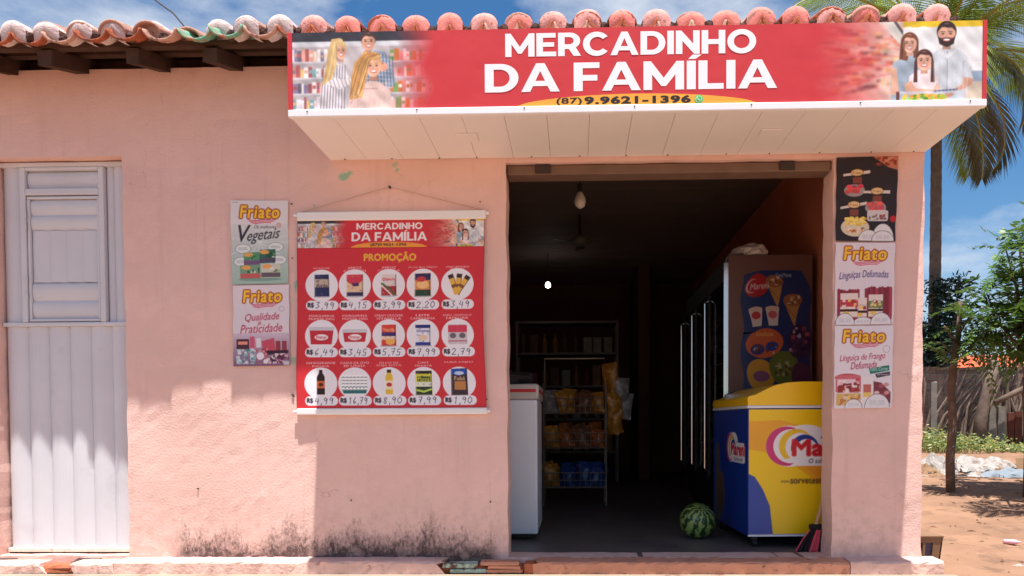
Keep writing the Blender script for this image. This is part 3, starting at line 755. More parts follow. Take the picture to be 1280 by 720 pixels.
def shelves(c, x0, x1, y0, y1, rows, cols):
    for r in range(rows):
        ya = y0 + (y1 - y0) * r / rows; yb = y0 + (y1 - y0) * (r + 1) / rows
        c.rect(x0, ya, x1, yb, (178, 170, 172))
        x = x0
        while x < x1:
            w_ = rnd.uniform(2.5, 6); hh = rnd.uniform(.5, .8) * (yb - ya)
            cc = rnd.choice(cols); c.rect(x, yb - 2 - hh, min(x + w_, x1), yb - 2, cc)
            if rnd.random() < .6: c.rect(x + .6, yb - 2 - hh * .7, min(x + w_ - .6, x1), yb - 2 - hh * .4, rnd.choice(cols))
            x += w_ + .4
        c.rect(x0, yb - 2.2, x1, yb, (206, 204, 210))
SHELFC = [(226, 160, 140), (190, 100, 100), (236, 214, 196), (140, 126, 160), (230, 222, 226), (230, 186, 120), (120, 164, 170), (166, 90, 88), (244, 236, 232), (110, 100, 116)]
def strands(c, left, right, n, cols, wd=.9, al=.7, jit=1.0):
    for k in range(n):
        t = rnd.random(); o = rnd.uniform(-jit, jit)
        c.line([(a[0] * (1 - t) + b_[0] * t + o * math.sin(i * 1.7 + k), a[1] * (1 - t) + b_[1] * t + rnd.uniform(-jit, jit)) for i, (a, b_) in enumerate(zip(left, right))], wd, rnd.choice(cols), al)
def head(c, x, y, w, h, skin, hair, style, tilt=0.0, smile=True):
    """a printed face: hair mass, face oval, shading, eyes, brows, nose, mouth"""
    dk = tuple(v * .8 for v in skin)
    if style == 'long':
        c.ell(x, y - h * .12, w * 1.28, h * 1.12, hair); c.poly([(x - w * 1.28, y - h * .2), (x - w * 1.5, y + h * 1.7), (x - w * .3, y + h * 1.9), (x + w * .2, y), (x + w * 1.25, y - h * .2), (x + w * 1.35, y + h * 1.5), (x + w * .6, y + h * 1.6), (x + w * .3, y)], hair)
    else:
        c.ell(x, y - h * .25, w * 1.1, h * .98, hair)
    c.rect(x - w * .45, y + h * .5, x + w * .45, y + h * 1.35, dk)
    c.ell(x, y, w, h, skin); c.ell(x + w * .35, y + h * .15, w * .6, h * .75, dk, .35)
    if style == 'beard': c.poly([(x - w, y + h * .05), (x - w * .75, y + h * .3), (x, y + h * .28), (x + w * .75, y + h * .3), (x + w, y + h * .05), (x + w * .8, y + h * .85), (x, y + h * 1.15), (x - w * .8, y + h * .85)], hair)
    c.poly([(x - w, y - h * .25), (x - w * .8, y - h * .95), (x + w * .8, y - h * .95), (x + w, y - h * .25), (x + w * .6, y - h * .6), (x - w * .6, y - h * .62)], hair)
    c.ell(x - w * .3, y - h * .45, w * .4, h * .25, tuple(min(255, v * 1.08) for v in skin), .6); c.ell(x - w * .45, y + h * .25, w * .25, h * .2, (230, 140, 120), .35); c.ell(x + w * .5, y + h * .25, w * .22, h * .2, (214, 124, 106), .35)
    for sx in (-1, 1):
        c.ell(x + sx * w * .42, y - h * .06, w * .17, h * .075, (70, 48, 44), .85); c.line([(x + sx * w * .2, y - h * .24), (x + sx * w * .62, y - h * .25)], h * .07, tuple(v * .7 for v in hair), .75)
    c.poly([(x, y - h * .05), (x + w * .17, y + h * .25), (x - w * .14, y + h * .25)], dk, .8)
    c.ell(x, y + h * .5, w * .42, h * .14, (176, 74, 74)); c.ell(x, y + h * .47, w * .34, h * .09, (250, 244, 240))
# --- left photograph: mother, father and girl before supermarket shelves (units = photo pixels)
def family_left(c, fade=True):
    c.rect(0, 0, 190, 12, (58, 56, 64)); c.rect(0, 12, 190, 18, (210, 212, 216)); c.rect(0, 18, 190, 100, (196, 188, 190))
    shelves(c, 0, 62, 19, 99, 4, SHELFC); shelves(c, 124, 178, 19, 99, 4, [(238, 226, 224), (232, 190, 190), (226, 140, 140), (250, 244, 240), (206, 120, 60), (120, 160, 90)])
    c.blur(1)
    # father
    c.poly([(92, 34), (104, 24), (118, 26), (126, 40), (130, 66), (124, 72), (118, 60), (114, 100), (92, 100)], (150, 164, 184))
    for i in range(9): c.line([(95 + i * 4, 28 + abs(i - 4)), (97 + i * 4, 70)], 1.0, (70, 84, 110), .8); c.line([(94, 34 + i * 5), (126, 36 + i * 5)], .8, (214, 222, 230), .8)
    head(c, 97, 13, 8.5, 11, (224, 170, 142), (74, 54, 46), 'short')
    c.ell(115, 45, 6.5, 5.5, (222, 160, 134)); c.line([(110, 42), (116, 40)], 2, (190, 124, 100))
    # mother
    c.poly([(40, 46), (52, 38), (66, 42), (74, 62), (66, 72), (60, 100), (34, 100), (36, 70)], (226, 220, 222))
    for i in range(9): c.line([(40 + i * 3.4, 42), (35 + i * 3.8, 100)], 1.0, (96, 92, 108), .8)
    c.poly([(44, 56), (68, 60), (82, 56), (82, 62), (60, 72), (44, 66)], (232, 226, 226))
    for i in range(6): c.line([(46 + i * 5, 58), (50 + i * 5, 70)], .9, (110, 104, 120), .7)
    head(c, 62, 24, 7, 10.5, (232, 180, 152), (222, 190, 130), 'short')
    strands(c, [(60, 9), (51, 10), (47, 26), (42, 46), (38, 66)], [(64, 11), (58, 15), (57, 28), (56, 42), (50, 58)], 90, [(224, 194, 136), (206, 170, 110), (236, 212, 160), (184, 148, 96), (214, 180, 120)], 1.3, .8, .9); c.line([(57, 18), (56, 34)], 1.6, (150, 110, 76), .5)
    # girl
    c.poly([(86, 70), (98, 62), (112, 64), (122, 74), (132, 100), (70, 100), (72, 86)], (230, 200, 190)); c.line([(80, 74), (92, 72), (108, 72)], 1.6, (206, 168, 160)); c.line([(74, 90), (84, 76)], 1.2, (190, 152, 144))
    strands(c, [(92, 26), (80, 40), (75, 58), (72, 84)], [(102, 30), (96, 44), (92, 62), (88, 82)], 60, [(206, 150, 86), (170, 114, 62), (226, 178, 110)], 1.5, .9, 1.4)
    head(c, 103, 44, 9.5, 13, (238, 184, 152), (214, 160, 96), 'short')
    strands(c, [(104, 27), (92, 29), (82, 44), (77, 62), (73, 82)], [(112, 31), (99, 36), (95, 48), (91, 64), (86, 78)], 120, [(216, 166, 100), (190, 136, 78), (240, 204, 146), (160, 106, 58), (226, 180, 116)], 1.2, .75, 1.5); c.ell(103, 60, 7, 3, (170, 110, 90), .4)
    for k in range(8): c.line([(78 + k * 6, 76 + (k % 3) * 3), (76 + k * 6, 98)], 1.2, rnd.choice([(206, 172, 164), (240, 216, 206)]), .5)
    # fade to red
    if fade:
        w = c.w / c.k
        xs = np.arange(c.w) / c.k; t = np.clip((xs - 112) / 68, 0, 1) ** 1.1
        yy = (np.arange(c.h) / c.k)[:, None]
        tt = np.clip((xs[None, :] - 130 - 6 * np.sin(yy / 9)) / 42, 0, 1)
        c.a += (np.array(RED) / 255 - c.a) * tt[..., None]
    return c
def family_right(c, fade=True):
    # blurred receding shelves
    c.rect(0, 0, 215, 104, (226, 190, 176))
    for i in range(230):
        x = rnd.uniform(0, 118); s_ = 1.2 + (118 - x) / 34; y = rnd.uniform(2, 100); yo = (y - 52) * (1.0 - x / 300)
        yy = 50 + yo; sl = (50 - yy) * .004 * (118 - x) / 10
        w_ = rnd.uniform(3, 9) * s_ * .6; h_ = rnd.uniform(1.5, 5)
        c.poly([(x, yy), (x + w_, yy + sl), (x + w_, yy + sl + h_), (x, yy + h_)], rnd.choice([(236, 196, 170), (214, 90, 80), (240, 214, 140), (196, 160, 120), (250, 236, 220), (120, 80, 90), (224, 150, 80), (180, 60, 60), (90, 84, 70)]), .8)
    c.blur(3)
    for k in range(4): c.poly([(0, 14 + k * 26), (110, 36 + k * 9), (110, 38 + k * 9), (0, 19 + k * 26)], (226, 140, 136), .7)
    c.blur(2)
    c.poly([(82, 0), (104, 0), (120, 30), (112, 34)], (214, 210, 200)); c.poly([(100, 0), (104, 0), (122, 28), (118, 28)], (90, 80, 84))
    c.rect(112, 0, 215, 10, (226, 190, 40)); c.rect(112, 8, 215, 74, (226, 226, 226)); c.rect(112, 60, 215, 104, (206, 200, 196)); c.rect(196, 54, 215, 66, (240, 240, 240)); c.rect(190, 66, 215, 80, (150, 168, 190)); c.rect(192, 80, 215, 104, (206, 190, 170))
    for x in (118, 136): c.ell(x, 9, 5, 2.2, (255, 252, 236))
    c.blur(1)
    # woman
    c.poly([(100, 56), (110, 46), (128, 44), (136, 60), (130, 104), (98, 104), (97, 80)], (160, 176, 190)); c.poly([(98, 62), (104, 60), (108, 96), (98, 96)], (226, 176, 150))
    head(c, 120, 29, 8.5, 12, (236, 184, 160), (120, 74, 52), 'long')
    # man
    c.poly([(146, 44), (158, 36), (176, 36), (190, 46), (198, 76), (190, 80), (184, 74), (184, 104), (148, 104)], (202, 208, 214)); c.line([(166, 40), (166, 96)], 1, (150, 160, 170)); c.poly([(156, 37), (166, 44), (176, 36), (178, 40), (166, 50), (154, 42)], (222, 226, 230)); c.line([(186, 54), (186, 76)], 1.2, (160, 168, 178))
    c.poly([(186, 74), (198, 76), (196, 84), (166, 102), (160, 98), (184, 84)], (214, 156, 128))
    head(c, 165, 18, 11, 14.5, (226, 172, 146), (58, 42, 38), 'beard')
    # girl
    c.poly([(120, 72), (130, 64), (146, 64), (156, 74), (154, 92), (118, 94)], (240, 222, 222)); c.poly([(114, 82), (122, 78), (128, 88), (150, 90), (154, 80), (158, 88), (150, 98), (116, 96)], (232, 178, 150))
    head(c, 138, 52, 9.5, 12.5, (238, 186, 160), (84, 50, 44), 'short')
    for sx in (-1, 1): c.poly([(138 + sx * 9, 42), (138 + sx * 12, 54), (138 + sx * 13, 80), (138 + sx * 8, 80), (138 + sx * 8.5, 56)], (88, 52, 46))
    # trolley
    c.rect(104, 92, 178, 95, (206, 208, 216)); c.rect(104, 92, 108, 104, (110, 60, 66)); c.line([(150, 92), (178, 90)], 2, (90, 100, 140))
    for i in range(46): c.ell(rnd.uniform(112, 164), rnd.uniform(97, 103), rnd.uniform(2, 4), rnd.uniform(1.2, 2.6), rnd.choice([(120, 170, 50), (90, 150, 40), (160, 196, 70), (226, 150, 60), (236, 190, 70), (220, 90, 60)]))
    c.poly([(176, 92), (186, 90), (186, 104), (172, 104)], (206, 216, 226))
    for k in range(10): c.line([(150 + k * 4.6, 48 + (k % 3) * 4), (150 + k * 4.4, 96)], 1.6, rnd.choice([(186, 194, 202), (218, 222, 226)]), .5)
    for k in range(9): c.line([(111 + k * .5, 20 + k), (108 - k * .3 + k, 48)], .8, rnd.choice([(160, 106, 74), (92, 54, 40)]), .6)
    if fade:
        xs = np.arange(c.w) / c.k; yy = (np.arange(c.h) / c.k)[:, None]
        t = np.clip((92 - xs[None, :] + 5 * np.sin(yy / 7)) / 84, 0, 1) ** 0.75
        c.a += (np.array(RED) / 255 - c.a) * t[..., None]
    return c
PW = 3.1178 / 872          # metres of sign per photo pixel along its face
def photo_finish(c):
    """photographic softness: slight blur, uneven light, grain"""
    c.blur(1); h, w = c.a.shape[:2]
    yy, xx = np.mgrid[0:h, 0:w] / c.k
    lum = 1 + .05 * np.sin(xx / 7 + 2 * np.sin(yy / 9)) + .04 * np.sin(yy / 4.3 + xx / 11) + .03 * np.sin(xx / 2.6 - yy / 3.1)
    c.a = np.clip(c.a * lum[..., None], 0, 1); c.noise(.018); return c
def to_red(c, t): c.a += (np.array(RED) / 255 - c.a) * t[..., None]
cl = Canvas(180, 98, RED, 2.0); family_left(cl, False); photo_finish(cl)
xs_ = np.arange(cl.w)[None, :] / cl.k; ys_ = np.arange(cl.h)[:, None] / cl.k
to_red(cl, np.clip((xs_ - 128 - 6 * np.sin(ys_ / 9)) / 48, 0, 1)); cl.a[:, -2:] = np.array(RED) / 255
cr = Canvas(209, 98, RED, 2.0); cr.sy = 98 / 104; family_right(cr, False); photo_finish(cr)
xs_ = np.arange(cr.w)[None, :] / cr.k; ys_ = np.arange(cr.h)[:, None] / cr.k
to_red(cr, np.clip((94 - xs_ + 5 * np.sin(ys_ / 7)) / 88, 0, 1) ** .8); cr.a[:, :2] = np.array(RED) / 255
xa, xb = SX0 + .0215, SX0 + .0215 + 180 * PW
xc, xd = SX1 - .0185 - 209 * PW, SX1 - .0185
cl.sheet('printed_photograph', face(xa, xb), M_print, sign); cr.sheet('printed_photograph', face(xc, xd), M_print, sign)
cm_ = Canvas(120, 10, RED, 1.0); cm_.sheet('red_face', face(xb, xc), M_print, sign)
def lettering(s, px0, px1, py0, py1, mt, bold, name='lettering', dy=0.0, spacing=1.0):
    """px across the sign from its left edge, py down from its top edge, in photo pixels"""
    x0, x1 = SX0 + px0 * PW, SX0 + px1 * PW; z1, z0 = SZ1 - py0 * .376 / 106, SZ1 - py1 * .376 / 106
    me = text_mesh(s, x0, x1, z0, z1, SY - .0024 - dy, bold, .0004, spacing); me.materials.append(mt)
    return inst(name, me, sign)
for (s_, p0, p1, t0, t1) in (('MERCADINHO', 276, 589, 6.5, 35.5), ('DA FAMÍLIA', 250, 615, 44, 79.5)):
    heavy_mesh(s_, SX0 + p0 * PW, SX0 + p1 * PW, SZ1 - t1 * .376 / 106, SZ1 - t0 * .376 / 106, SY - .0020, .0005).build('lettering', M_white, sign)
# amber arc with the telephone number
b = MB(); pts = []
for i in range(25):
    u = -1 + 2 * i / 24; pts.append((SX0 + (440 + 150 * u) * PW, SZ1 - (97.3 - 13.5 * math.sqrt(max(0, 1 - u * u)) ** 1.3) * .376 / 106))
b.prism_y(list(reversed(pts)), SY - .0024, SY - .0020); b.build('amber_arc', M_yel, sign)
lettering('(87)', 340, 372, 87.5, 97.5, M_blk, 0.02, dy=.0002, spacing=1.05); lettering('9.9621-1396', 375, 508, 86.5, 96.5, M_blk, 0.045, dy=.0002, spacing=1.12)
def disc(cx, cz, r, y, mt, name, parent, n=20):
    b = MB(); b.prism_y([(cx + r * math.cos(2 * math.pi * i / n), cz + r * math.sin(2 * math.pi * i / n)) for i in range(n)], y - .0009, y); return b.build(name, mt, parent)
wx, wz = SX0 + 518 * PW, SZ1 - 92 * .376 / 106
disc(wx, wz, .0195, SY - .0026, M_green, 'phone_badge', sign); disc(wx, wz, .0150, SY - .0036, M_white, 'phone_badge', sign); disc(wx, wz, .0125, SY - .0046, M_green, 'phone_badge', sign)
b = MB(); b.tube([(wx - .006, SY - .0058, wz + .006), (wx - .004, SY - .0058, wz - .003), (wx + .006, SY - .0058, wz - .006)], .0022, 5); b.build('phone_badge', M_white, sign)
b = MB(); b.tube([(1.755, -.34, 2.48), (1.765, -.36, 2.50), (1.80, -.40, 2.548), (1.818, -.42, 2.557)], .011, 8); b.build('conduit', M_pvc, sign)

# ================================================================== PROMOTION BANNER
ban = thing('promotion_banner', 'red hanging price banner with fifteen products between white rods', 'banner', (0, 0, 0))
c = Canvas(236, 240, (208, 48, 56), 1.75)
def mini(pic, x0, y0, w, h, src_w):
    """shrinks a painted photograph into the banner head"""
    k = c.k; W2, H2 = int(w * k), int(h * k); X, Yp = int(x0 * k), int(y0 * k)
    hh, ww = pic.a.shape[:2]; iy = (np.arange(H2) * hh / H2).astype(int); ixx = (np.arange(W2) * ww / W2).astype(int)
    sm = pic.a[iy][:, ixx]; c.a[Yp:Yp + H2, X:X + W2] = sm[:c.a.shape[0] - Yp, :c.a.shape[1] - X]
mini(cl, 0, 0, 62, 35, 180); mini(cr, 166, 0, 70, 35, 209)
c.heavy('MERCADINHO', 75, 158, 4.5, 12.5, (240, 236, 238)); c.heavy('DA FAMÍLIA', 69, 164, 16, 27, (240, 236, 238))
c.poly([(68, 35)] + [(116 + 48 * u, 35 - 7 * math.sqrt(1 - u * u)) for u in np.linspace(-.99, .99, 16)] + [(164, 35)], (240, 160, 60)); c.text('(87)9.9621-1396', 93, 138, 29.8, 34, (40, 24, 24), .4)
c.rect(0, 35, 236, 36, (180, 30, 44))
c.text('PROMOÇÃO', 85, 150, 41, 53.5, (236, 200, 60), 0.8, spacing=1.05)
DIG = {'0': [[(0.5, 0), (.1, .3), (.1, .7), (.5, 1), (.9, .7), (.9, .3), (.5, 0)]], '1': [[(.3, .2), (.6, 0), (.55, 1)]], '2': [[(.1, .2), (.5, 0), (.85, .25), (.1, 1), (.95, .95)]], '3': [[(.1, .05), (.8, .05), (.4, .45), (.85, .7), (.4, 1), (.05, .9)]],
       '4': [[(.3, 0), (.1, .55), (.9, .55)], [(.75, .15), (.65, 1)]], '5': [[(.9, 0), (.25, .05), (.2, .45), (.75, .5), (.7, .95), (.05, .95)]], '6': [[(.7, 0), (.15, .6), (.4, 1), (.8, .75), (.2, .65)]], '7': [[(.1, .1), (.9, 0), (.5, 1)], [(.25, .5), (.8, .48)]],
       '8': [[(.8, .15), (.4, 0), (.2, .25), (.8, .75), (.5, 1), (.15, .75), (.8, .15)]], '9': [[(.85, .2), (.4, 0), (.15, .3), (.5, .5), (.85, .2), (.7, 1)]], ',': [[(.6, .9), (.4, 1.25)]]}
def handwrite(s, x, y, w, h, col=(40, 40, 52)):
    n = sum(.45 if ch == ',' else 1 for ch in s); st = w / n; cx = x
    for ch in s:
        jw = rnd.uniform(-.4, .4)
        for pl in DIG[ch]: c.line([(cx + (p + .18 * (1 - q)) * st * (.4 if ch == ',' else .78), y + jw + q * h) for p, q in pl], .75, col, .9)
        cx += st * (.45 if ch == ',' else 1)
def pack(x, y, w, h, body, bands, word=None, wc=(240, 230, 220)):
    c.poly([(x - w / 2, y - h / 2), (x + w / 2, y - h / 2 - .6), (x + w / 2 + .5, y + h / 2), (x - w / 2 - .3, y + h / 2 + .4)], body)
    for (a, d, cc) in bands: c.rect(x - w / 2, y - h / 2 + a * h, x + w / 2, y - h / 2 + d * h, cc)
    if word: c.text(word, x - w * .4, x + w * .4, y - h * .12, y + h * .08, wc, .3)
    for _ in range(26):
        a_ = rnd.uniform(-.46, .40) * w; e_ = rnd.uniform(-.46, .42) * h; c.rect(x + a_, y + e_, x + a_ + rnd.uniform(.8, 3), y + e_ + rnd.uniform(.5, 1.8), tuple(min(255, max(0, v * rnd.uniform(.4, 1.7))) for v in rnd.choice([body] + [q[2] for q in bands])), .45)
    c.rect(x - w / 2, y - h / 2, x - w / 2 + 1.2, y + h / 2, (255, 255, 255), .25); c.rect(x + w / 2 - 1.5, y - h / 2, x + w / 2, y + h / 2, (0, 0, 0), .3); c.ell(x, y + h / 2 + .5, w * .6, 1.2, (120, 116, 122), .4)
items = [('AÇÚCAR', 'ÁVILA', '3,99'), ('ARROZ', 'COPA REI', '4,15'), ('ARROZ', 'CAÇAROLA', '3,99'), ('FLOCÃO PAJEÚ', None, '2,20'), ('MACARRÃO', 'PILAR', '3,49'),
         ('MARGARINA', 'PRIMOR 500G', '6,49'), ('MARGARINA', 'PRIMOR 250G', '3,45'), ('CREAM CRACKER', 'VITARELLA', '5,75'), ('LEITE', 'CAMPONESA', '7,99'), ('PAPEL HIGIÊNICO', 'FAMILIAR', '2,79'),
         ('REFRIGERANTE', 'INDAIÁ', '4,99'), ('CAIXA DE OVO', '30 UNID.', '16,79'), ('ÓLEO DE', 'SOJA SOYA', '8,90'), ('CAFÉ', 'MARATÁ', '7,99'), ('FUBÁ PAJEÚ', None, '1,90')]
COLX = [31, 73, 116, 159, 203]; ROWY = [(62, 82, 107), (122, 145, 166), (181, 205, 227)]
for i, (t1, t2, pr) in enumerate(items):
    r, k = divmod(i, 5); x = COLX[k]; yt, yc, yp = ROWY[r]
    half = min(18, 1.75 * len(t1)); c.text(t1, x - half, x + half, yt - 3.2, yt - .4, (244, 226, 228), .15)
    if t2: half = min(16, 1.75 * len(t2)); c.text(t2, x - half, x + half, yt + .6, yt + 3.4, (244, 226, 228), .15)
    c.ell(x, yc, 20.5, 20, (238, 236, 240), 1, 0, 40)
    if i == 0: pack(x, yc, 18, 27, (44, 48, 92), [(.2, .58, (196, 176, 150))], 'Ávila', (60, 40, 60))
    elif i == 1: pack(x, yc, 21, 27, (226, 196, 160), [(0, .3, (212, 70, 84)), (.82, 1, (50, 44, 90))]); c.poly([(x - 10, yc - 5), (x, yc + 2), (x + 10, yc - 6), (x + 10, yc - 10), (x - 10, yc - 10)], (208, 60, 80)); c.rect(x - 3, yc - 3, x + 5, yc + 1, (70, 40, 100))
    elif i == 2: pack(x, yc, 19, 26, (226, 214, 208), [(.55, 1, (170, 50, 56))]); c.text('Caçarola', x - 8, x + 8, yc - 9, yc - 5, (196, 40, 60), .4); c.line([(x - 9, yc - 2), (x, yc + 4), (x + 8, yc + 12)], 2.2, (70, 110, 60)); c.line([(x - 9, yc + 1), (x - 2, yc + 7), (x + 4, yc + 13)], 1.6, (240, 230, 220))
    elif i == 3: pack(x, yc, 20, 28, (224, 140, 80), [(0, .3, (48, 40, 90)), (.72, 1, (40, 70, 50))]); c.ell(x, yc, 8, 5, (246, 196, 130)); c.ell(x - 2, yc - 7, 6, 3.4, (200, 60, 60))
    elif i == 4:
        for a, dx in ((-.35, -7), (.12, 1), (.6, 8)):
            ca, sa = math.sin(a), math.cos(a); P = lambda u, v: (x + dx * .5 + ca * u + sa * v, yc + 4 - sa * u + ca * v)
            c.poly([P(-9, -3.2), P(17, -3.2), P(17, 3.2), P(-9, 3.2)], (230, 180, 70)); c.poly([P(12, -3.2), P(17, -3.2), P(17, 3.2), P(12, 3.2)], (60, 40, 40)); c.poly([P(0, -3.2), P(4, -3.2), P(4, 3.2), P(0, 3.2)], (130, 80, 50)); c.line([P(-9, 3.2), P(17, 3.2)], .8, (90, 60, 40))
    elif i in (5, 6):
        hh = 9 if i == 5 else 6
        c.poly([(x - 15, yc - hh + 2), (x + 15, yc - hh + 2), (x + 13, yc + hh + 2), (x - 13, yc + hh + 2)], (196, 44, 58)); c.rrect(x - 16, yc - hh - 2, x + 16, yc - hh + 2.4, 1.5, (206, 206, 212)); c.ell(x, yc + 2, 8.5, 3.8, (244, 236, 236)); c.text('Primor', x - 6.5, x + 6.5, yc, yc + 4, (190, 40, 60), .3)
    elif i == 7: pack(x, yc, 18, 26, (220, 64, 50), [(.36, .54, (60, 40, 110)), (.54, .72, (240, 220, 190))]); c.ell(x + 2, yc + 8, 6, 4, (240, 180, 90)); c.text('Vitarella', x - 7, x + 7, yc - 9, yc - 5, (255, 220, 160), .4)
    elif i == 8: pack(x, yc, 19, 26, (232, 232, 240), [(0, .16, (40, 44, 110)), (.84, 1, (50, 60, 140))]); c.text('Camponesa', x - 8, x + 8, yc - 7, yc - 3, (40, 50, 130), .3); c.ell(x, yc + 3, 6, 3.4, (236, 206, 176))
    elif i == 9:
        for dx in (-6, 6): c.rrect(x + dx - 6, yc - 13, x + dx + 6, yc + 12, 2, (206, 200, 204)); c.rect(x + dx - 6, yc - 12, x + dx + 6, yc - 3, (212, 60, 86)); c.ell(x + dx, yc + 1, 4, 3.4, (110, 100, 110)); c.rect(x + dx - 6, yc + 7, x + dx + 6, yc + 8.5, (190, 90, 110))
    elif i == 10:
        c.poly([(x - 2, yc - 17), (x + 2, yc - 17), (x + 2.2, yc - 13), (x + 5, yc - 8), (x + 5, yc + 14), (x - 5, yc + 14), (x - 5, yc - 8), (x - 2.2, yc - 13)], (44, 26, 26)); c.rect(x - 5, yc - 3, x + 5, yc + 6, (214, 110, 56)); c.ell(x, yc + 1.5, 3, 2.4, (90, 30, 30))
    elif i == 11:
        c.poly([(x - 16, yc + 5), (x + 16, yc + 5), (x + 14, yc + 13), (x - 14, yc + 13)], (40, 110, 110))
        for a in range(7):
            for q in range(5): c.ell(x - 14 + a * 4.6, yc - 9 + q * 4, 2.2, 2.1, (250, 250, 250)); c.ell(x - 14 + a * 4.6, yc - 7.4 + q * 4, 2.0, .9, (120, 140, 140))
    elif i == 12:
        c.poly([(x - 2.4, yc - 13), (x + 2.4, yc - 13), (x + 4.6, yc - 8), (x + 4.6, yc + 14), (x - 4.6, yc + 14), (x - 4.6, yc - 8)], (226, 190, 60)); c.rect(x - 2.6, yc - 17, x + 2.6, yc - 13, (60, 44, 30)); c.rect(x - 4.6, yc - 3, x + 4.6, yc + 8, (240, 226, 190)); c.ell(x, yc + 2, 3.4, 2.6, (190, 50, 50))
    elif i == 13: pack(x, yc, 20, 30, (214, 206, 70), [(0, .12, (30, 30, 30)), (.66, 1, (44, 60, 34)), (.46, .66, (226, 230, 210))]); c.rect(x - 8, yc - 8, x + 8, yc - 2, (40, 70, 30)); c.text('Maratá', x - 7, x + 7, yc - 7.4, yc - 2.6, (250, 236, 80), .3); c.line([(x - 9, yc + 9), (x, yc + 11), (x + 9, yc + 8)], 2.5, (190, 214, 90))
    elif i == 14: pack(x, yc - 1, 20, 33, (60, 44, 52), [(0, .22, (40, 80, 170))]); c.rect(x - 6, yc - 2, x + 8, yc + 9, (190, 130, 70)); c.text('Fubá', x - 6, x + 7, yc - 8, yc - 3, (236, 200, 150), .4); c.ell(x, yc - 12, 6, 2.4, (190, 210, 240))
    c.rrect(x - 20, yp - 6, x + 21, yp + 6, 5.8, (236, 234, 240))
    c.text('R$', x - 17.5, x - 10.5, yp - 3.2, yp + 3, (30, 22, 30), .8); handwrite(pr, x - 8.5, yp - 4.2, 25, 8)
c.rect(0, 0, 1.2, 240, (150, 26, 40), .5); c.rect(234.8, 0, 236, 240, (150, 26, 40), .5)
c.noise(.006)
def banfn(U, V):
    w0 = -1.468 + (-.015) * (1 - V) - .003 * np.sin(V * 9); w1 = -0.476 + .004 * (1 - V) - .012 * np.sin(np.pi * V) ** 2
    X = w0 + (w1 - w0) * U; Z = .786 + (1.794 - .786) * V
    Yv = -.012 - .010 * (1 - V) - .004 * np.sin(U * 5.5 + 1 + V * 2) * np.sin(np.pi * V) - .003 * np.sin(U * 13 + V * 4) * np.sin(np.pi * V)
    return X, Yv, Z
c.sheet('printed_sheet', banfn, M_print, ban)
b = MB(); b.bbox(-1.470, -0.468, -.024, -.0075, 1.790, 1.836, .006); rt = b.build('top_rod', M_pvc, ban)
b = MB(); b.bbox(-1.4825, -0.468, -.033, -.008, .765, .800, .007); rb = b.build('bottom_rod', M_pvc, ban)
for (xx, zz, yy, p) in ((-1.47, 1.82, -.016, rt), (-.468, 1.82, -.016, rt), (-1.4825, .782, -.021, rb), (-.468, .782, -.021, rb)):
    s_ = 1 if xx > -1 else -1
    b = MB(); b.tube([(xx, yy, zz), (xx + s_ * .016, yy, zz)], .0085, 8); b.build('end_cap', M_pvc, p)
M_string = mat('string', rgb(200, 170, 150), rough=.8)
b = MB(); b.tube([(-1.45, -.012, 1.838), (-1.2, -.010, 1.905), (-.985, -.012, 1.962), (-.965, -.012, 1.962), (-.72, -.010, 1.898), (-.485, -.012, 1.838)], .0022, 5); b.build('string', M_string, ban)
b = MB(); b.tube([(-.975, .004, 1.960), (-.975, -.02, 1.963)], [.004, .007], 8); b.build('nail', M_screw, ban)
# pegs and old nails in the wall
for (xx, zz) in ((-1.505, 1.60), (-1.51, .875), (-1.505, .868), (-.50, 1.885), (-1.50, 1.885), (-.47, .845), (-.455, .30), (-1.205, .31), (-2.03, .375)):
    b = MB(); b.tube([(xx, .005, zz), (xx + rnd.uniform(-.004, .004), -.009, zz - .002)], .0035, 6); b.build('nail', M_screw, shop)

# ================================================================== POSTERS
def friato(c, cx, w, y0, y1):
    for d, cc in ((1.9, (150, 50, 30)), (.75, (244, 196, 60))):
        c.text('Friato', cx - w / 2, cx + w / 2, y0, y1, cc, d * c.k, skew=.12, spacing=1.12)
    for k in range(3): c.line([(cx - w * .3 + k * 2, y1 + 2.2 + k * 1.8), (cx - w * .1, y1 + 3.4 + k * 1.8), (cx + w * .15, y1 + 1.8 + k * 1.8), (cx + w * .42 - k * 3, y1 + 2.4 + k * 1.7)], 1.0, (204, 54, 84), .9)
def pricebump(c, x, y, rx, ry):
    p = [(x - rx, y)] + [(x + rx * math.cos(t), y - ry * math.sin(t)) for t in np.linspace(math.pi, 0, 18)] + [(x + rx, y)]
    c.poly(p, (228, 226, 228)); c.line(p[1:-1], .7, (90, 80, 90), .8); c.text('88,88', x - rx * .6, x + rx * .6, y - ry * .55, y - ry * .12, (200, 198, 204), .3)
def poster(label, corners, paint, w=72, h=104, bg=(226, 220, 220)):
    c = Canvas(w, h, bg, 1.75); paint(c); c.noise(.008)
    (ax, az), (bx, bz), (cx, cz), (dx, dz) = corners   # top left, top right, bottom right, bottom left
    ph = rnd.uniform(0, 6)
    def fn(U, V):
        X = (ax * (1 - U) + bx * U) * V + (dx * (1 - U) + cx * U) * (1 - V); Z = (az * (1 - U) + bz * U) * V + (dz * (1 - U) + cz * U) * (1 - V)
        Yv = -.0085 - .0022 * np.sin(U * 4 + ph + V * 3) - .0015 * np.sin(V * 11 + ph) - .006 * np.clip(np.abs(U - .5) * 2 - .8, 0, 1) * np.sin(V * 7 + ph) ** 2
        X = X + .0015 * np.sin(V * 17 + ph) * (np.abs(U - .5) > .49)
        return X, Yv, Z
    o = c.sheet('poster', fn, M_paper); tag(o, label, 'poster'); return o
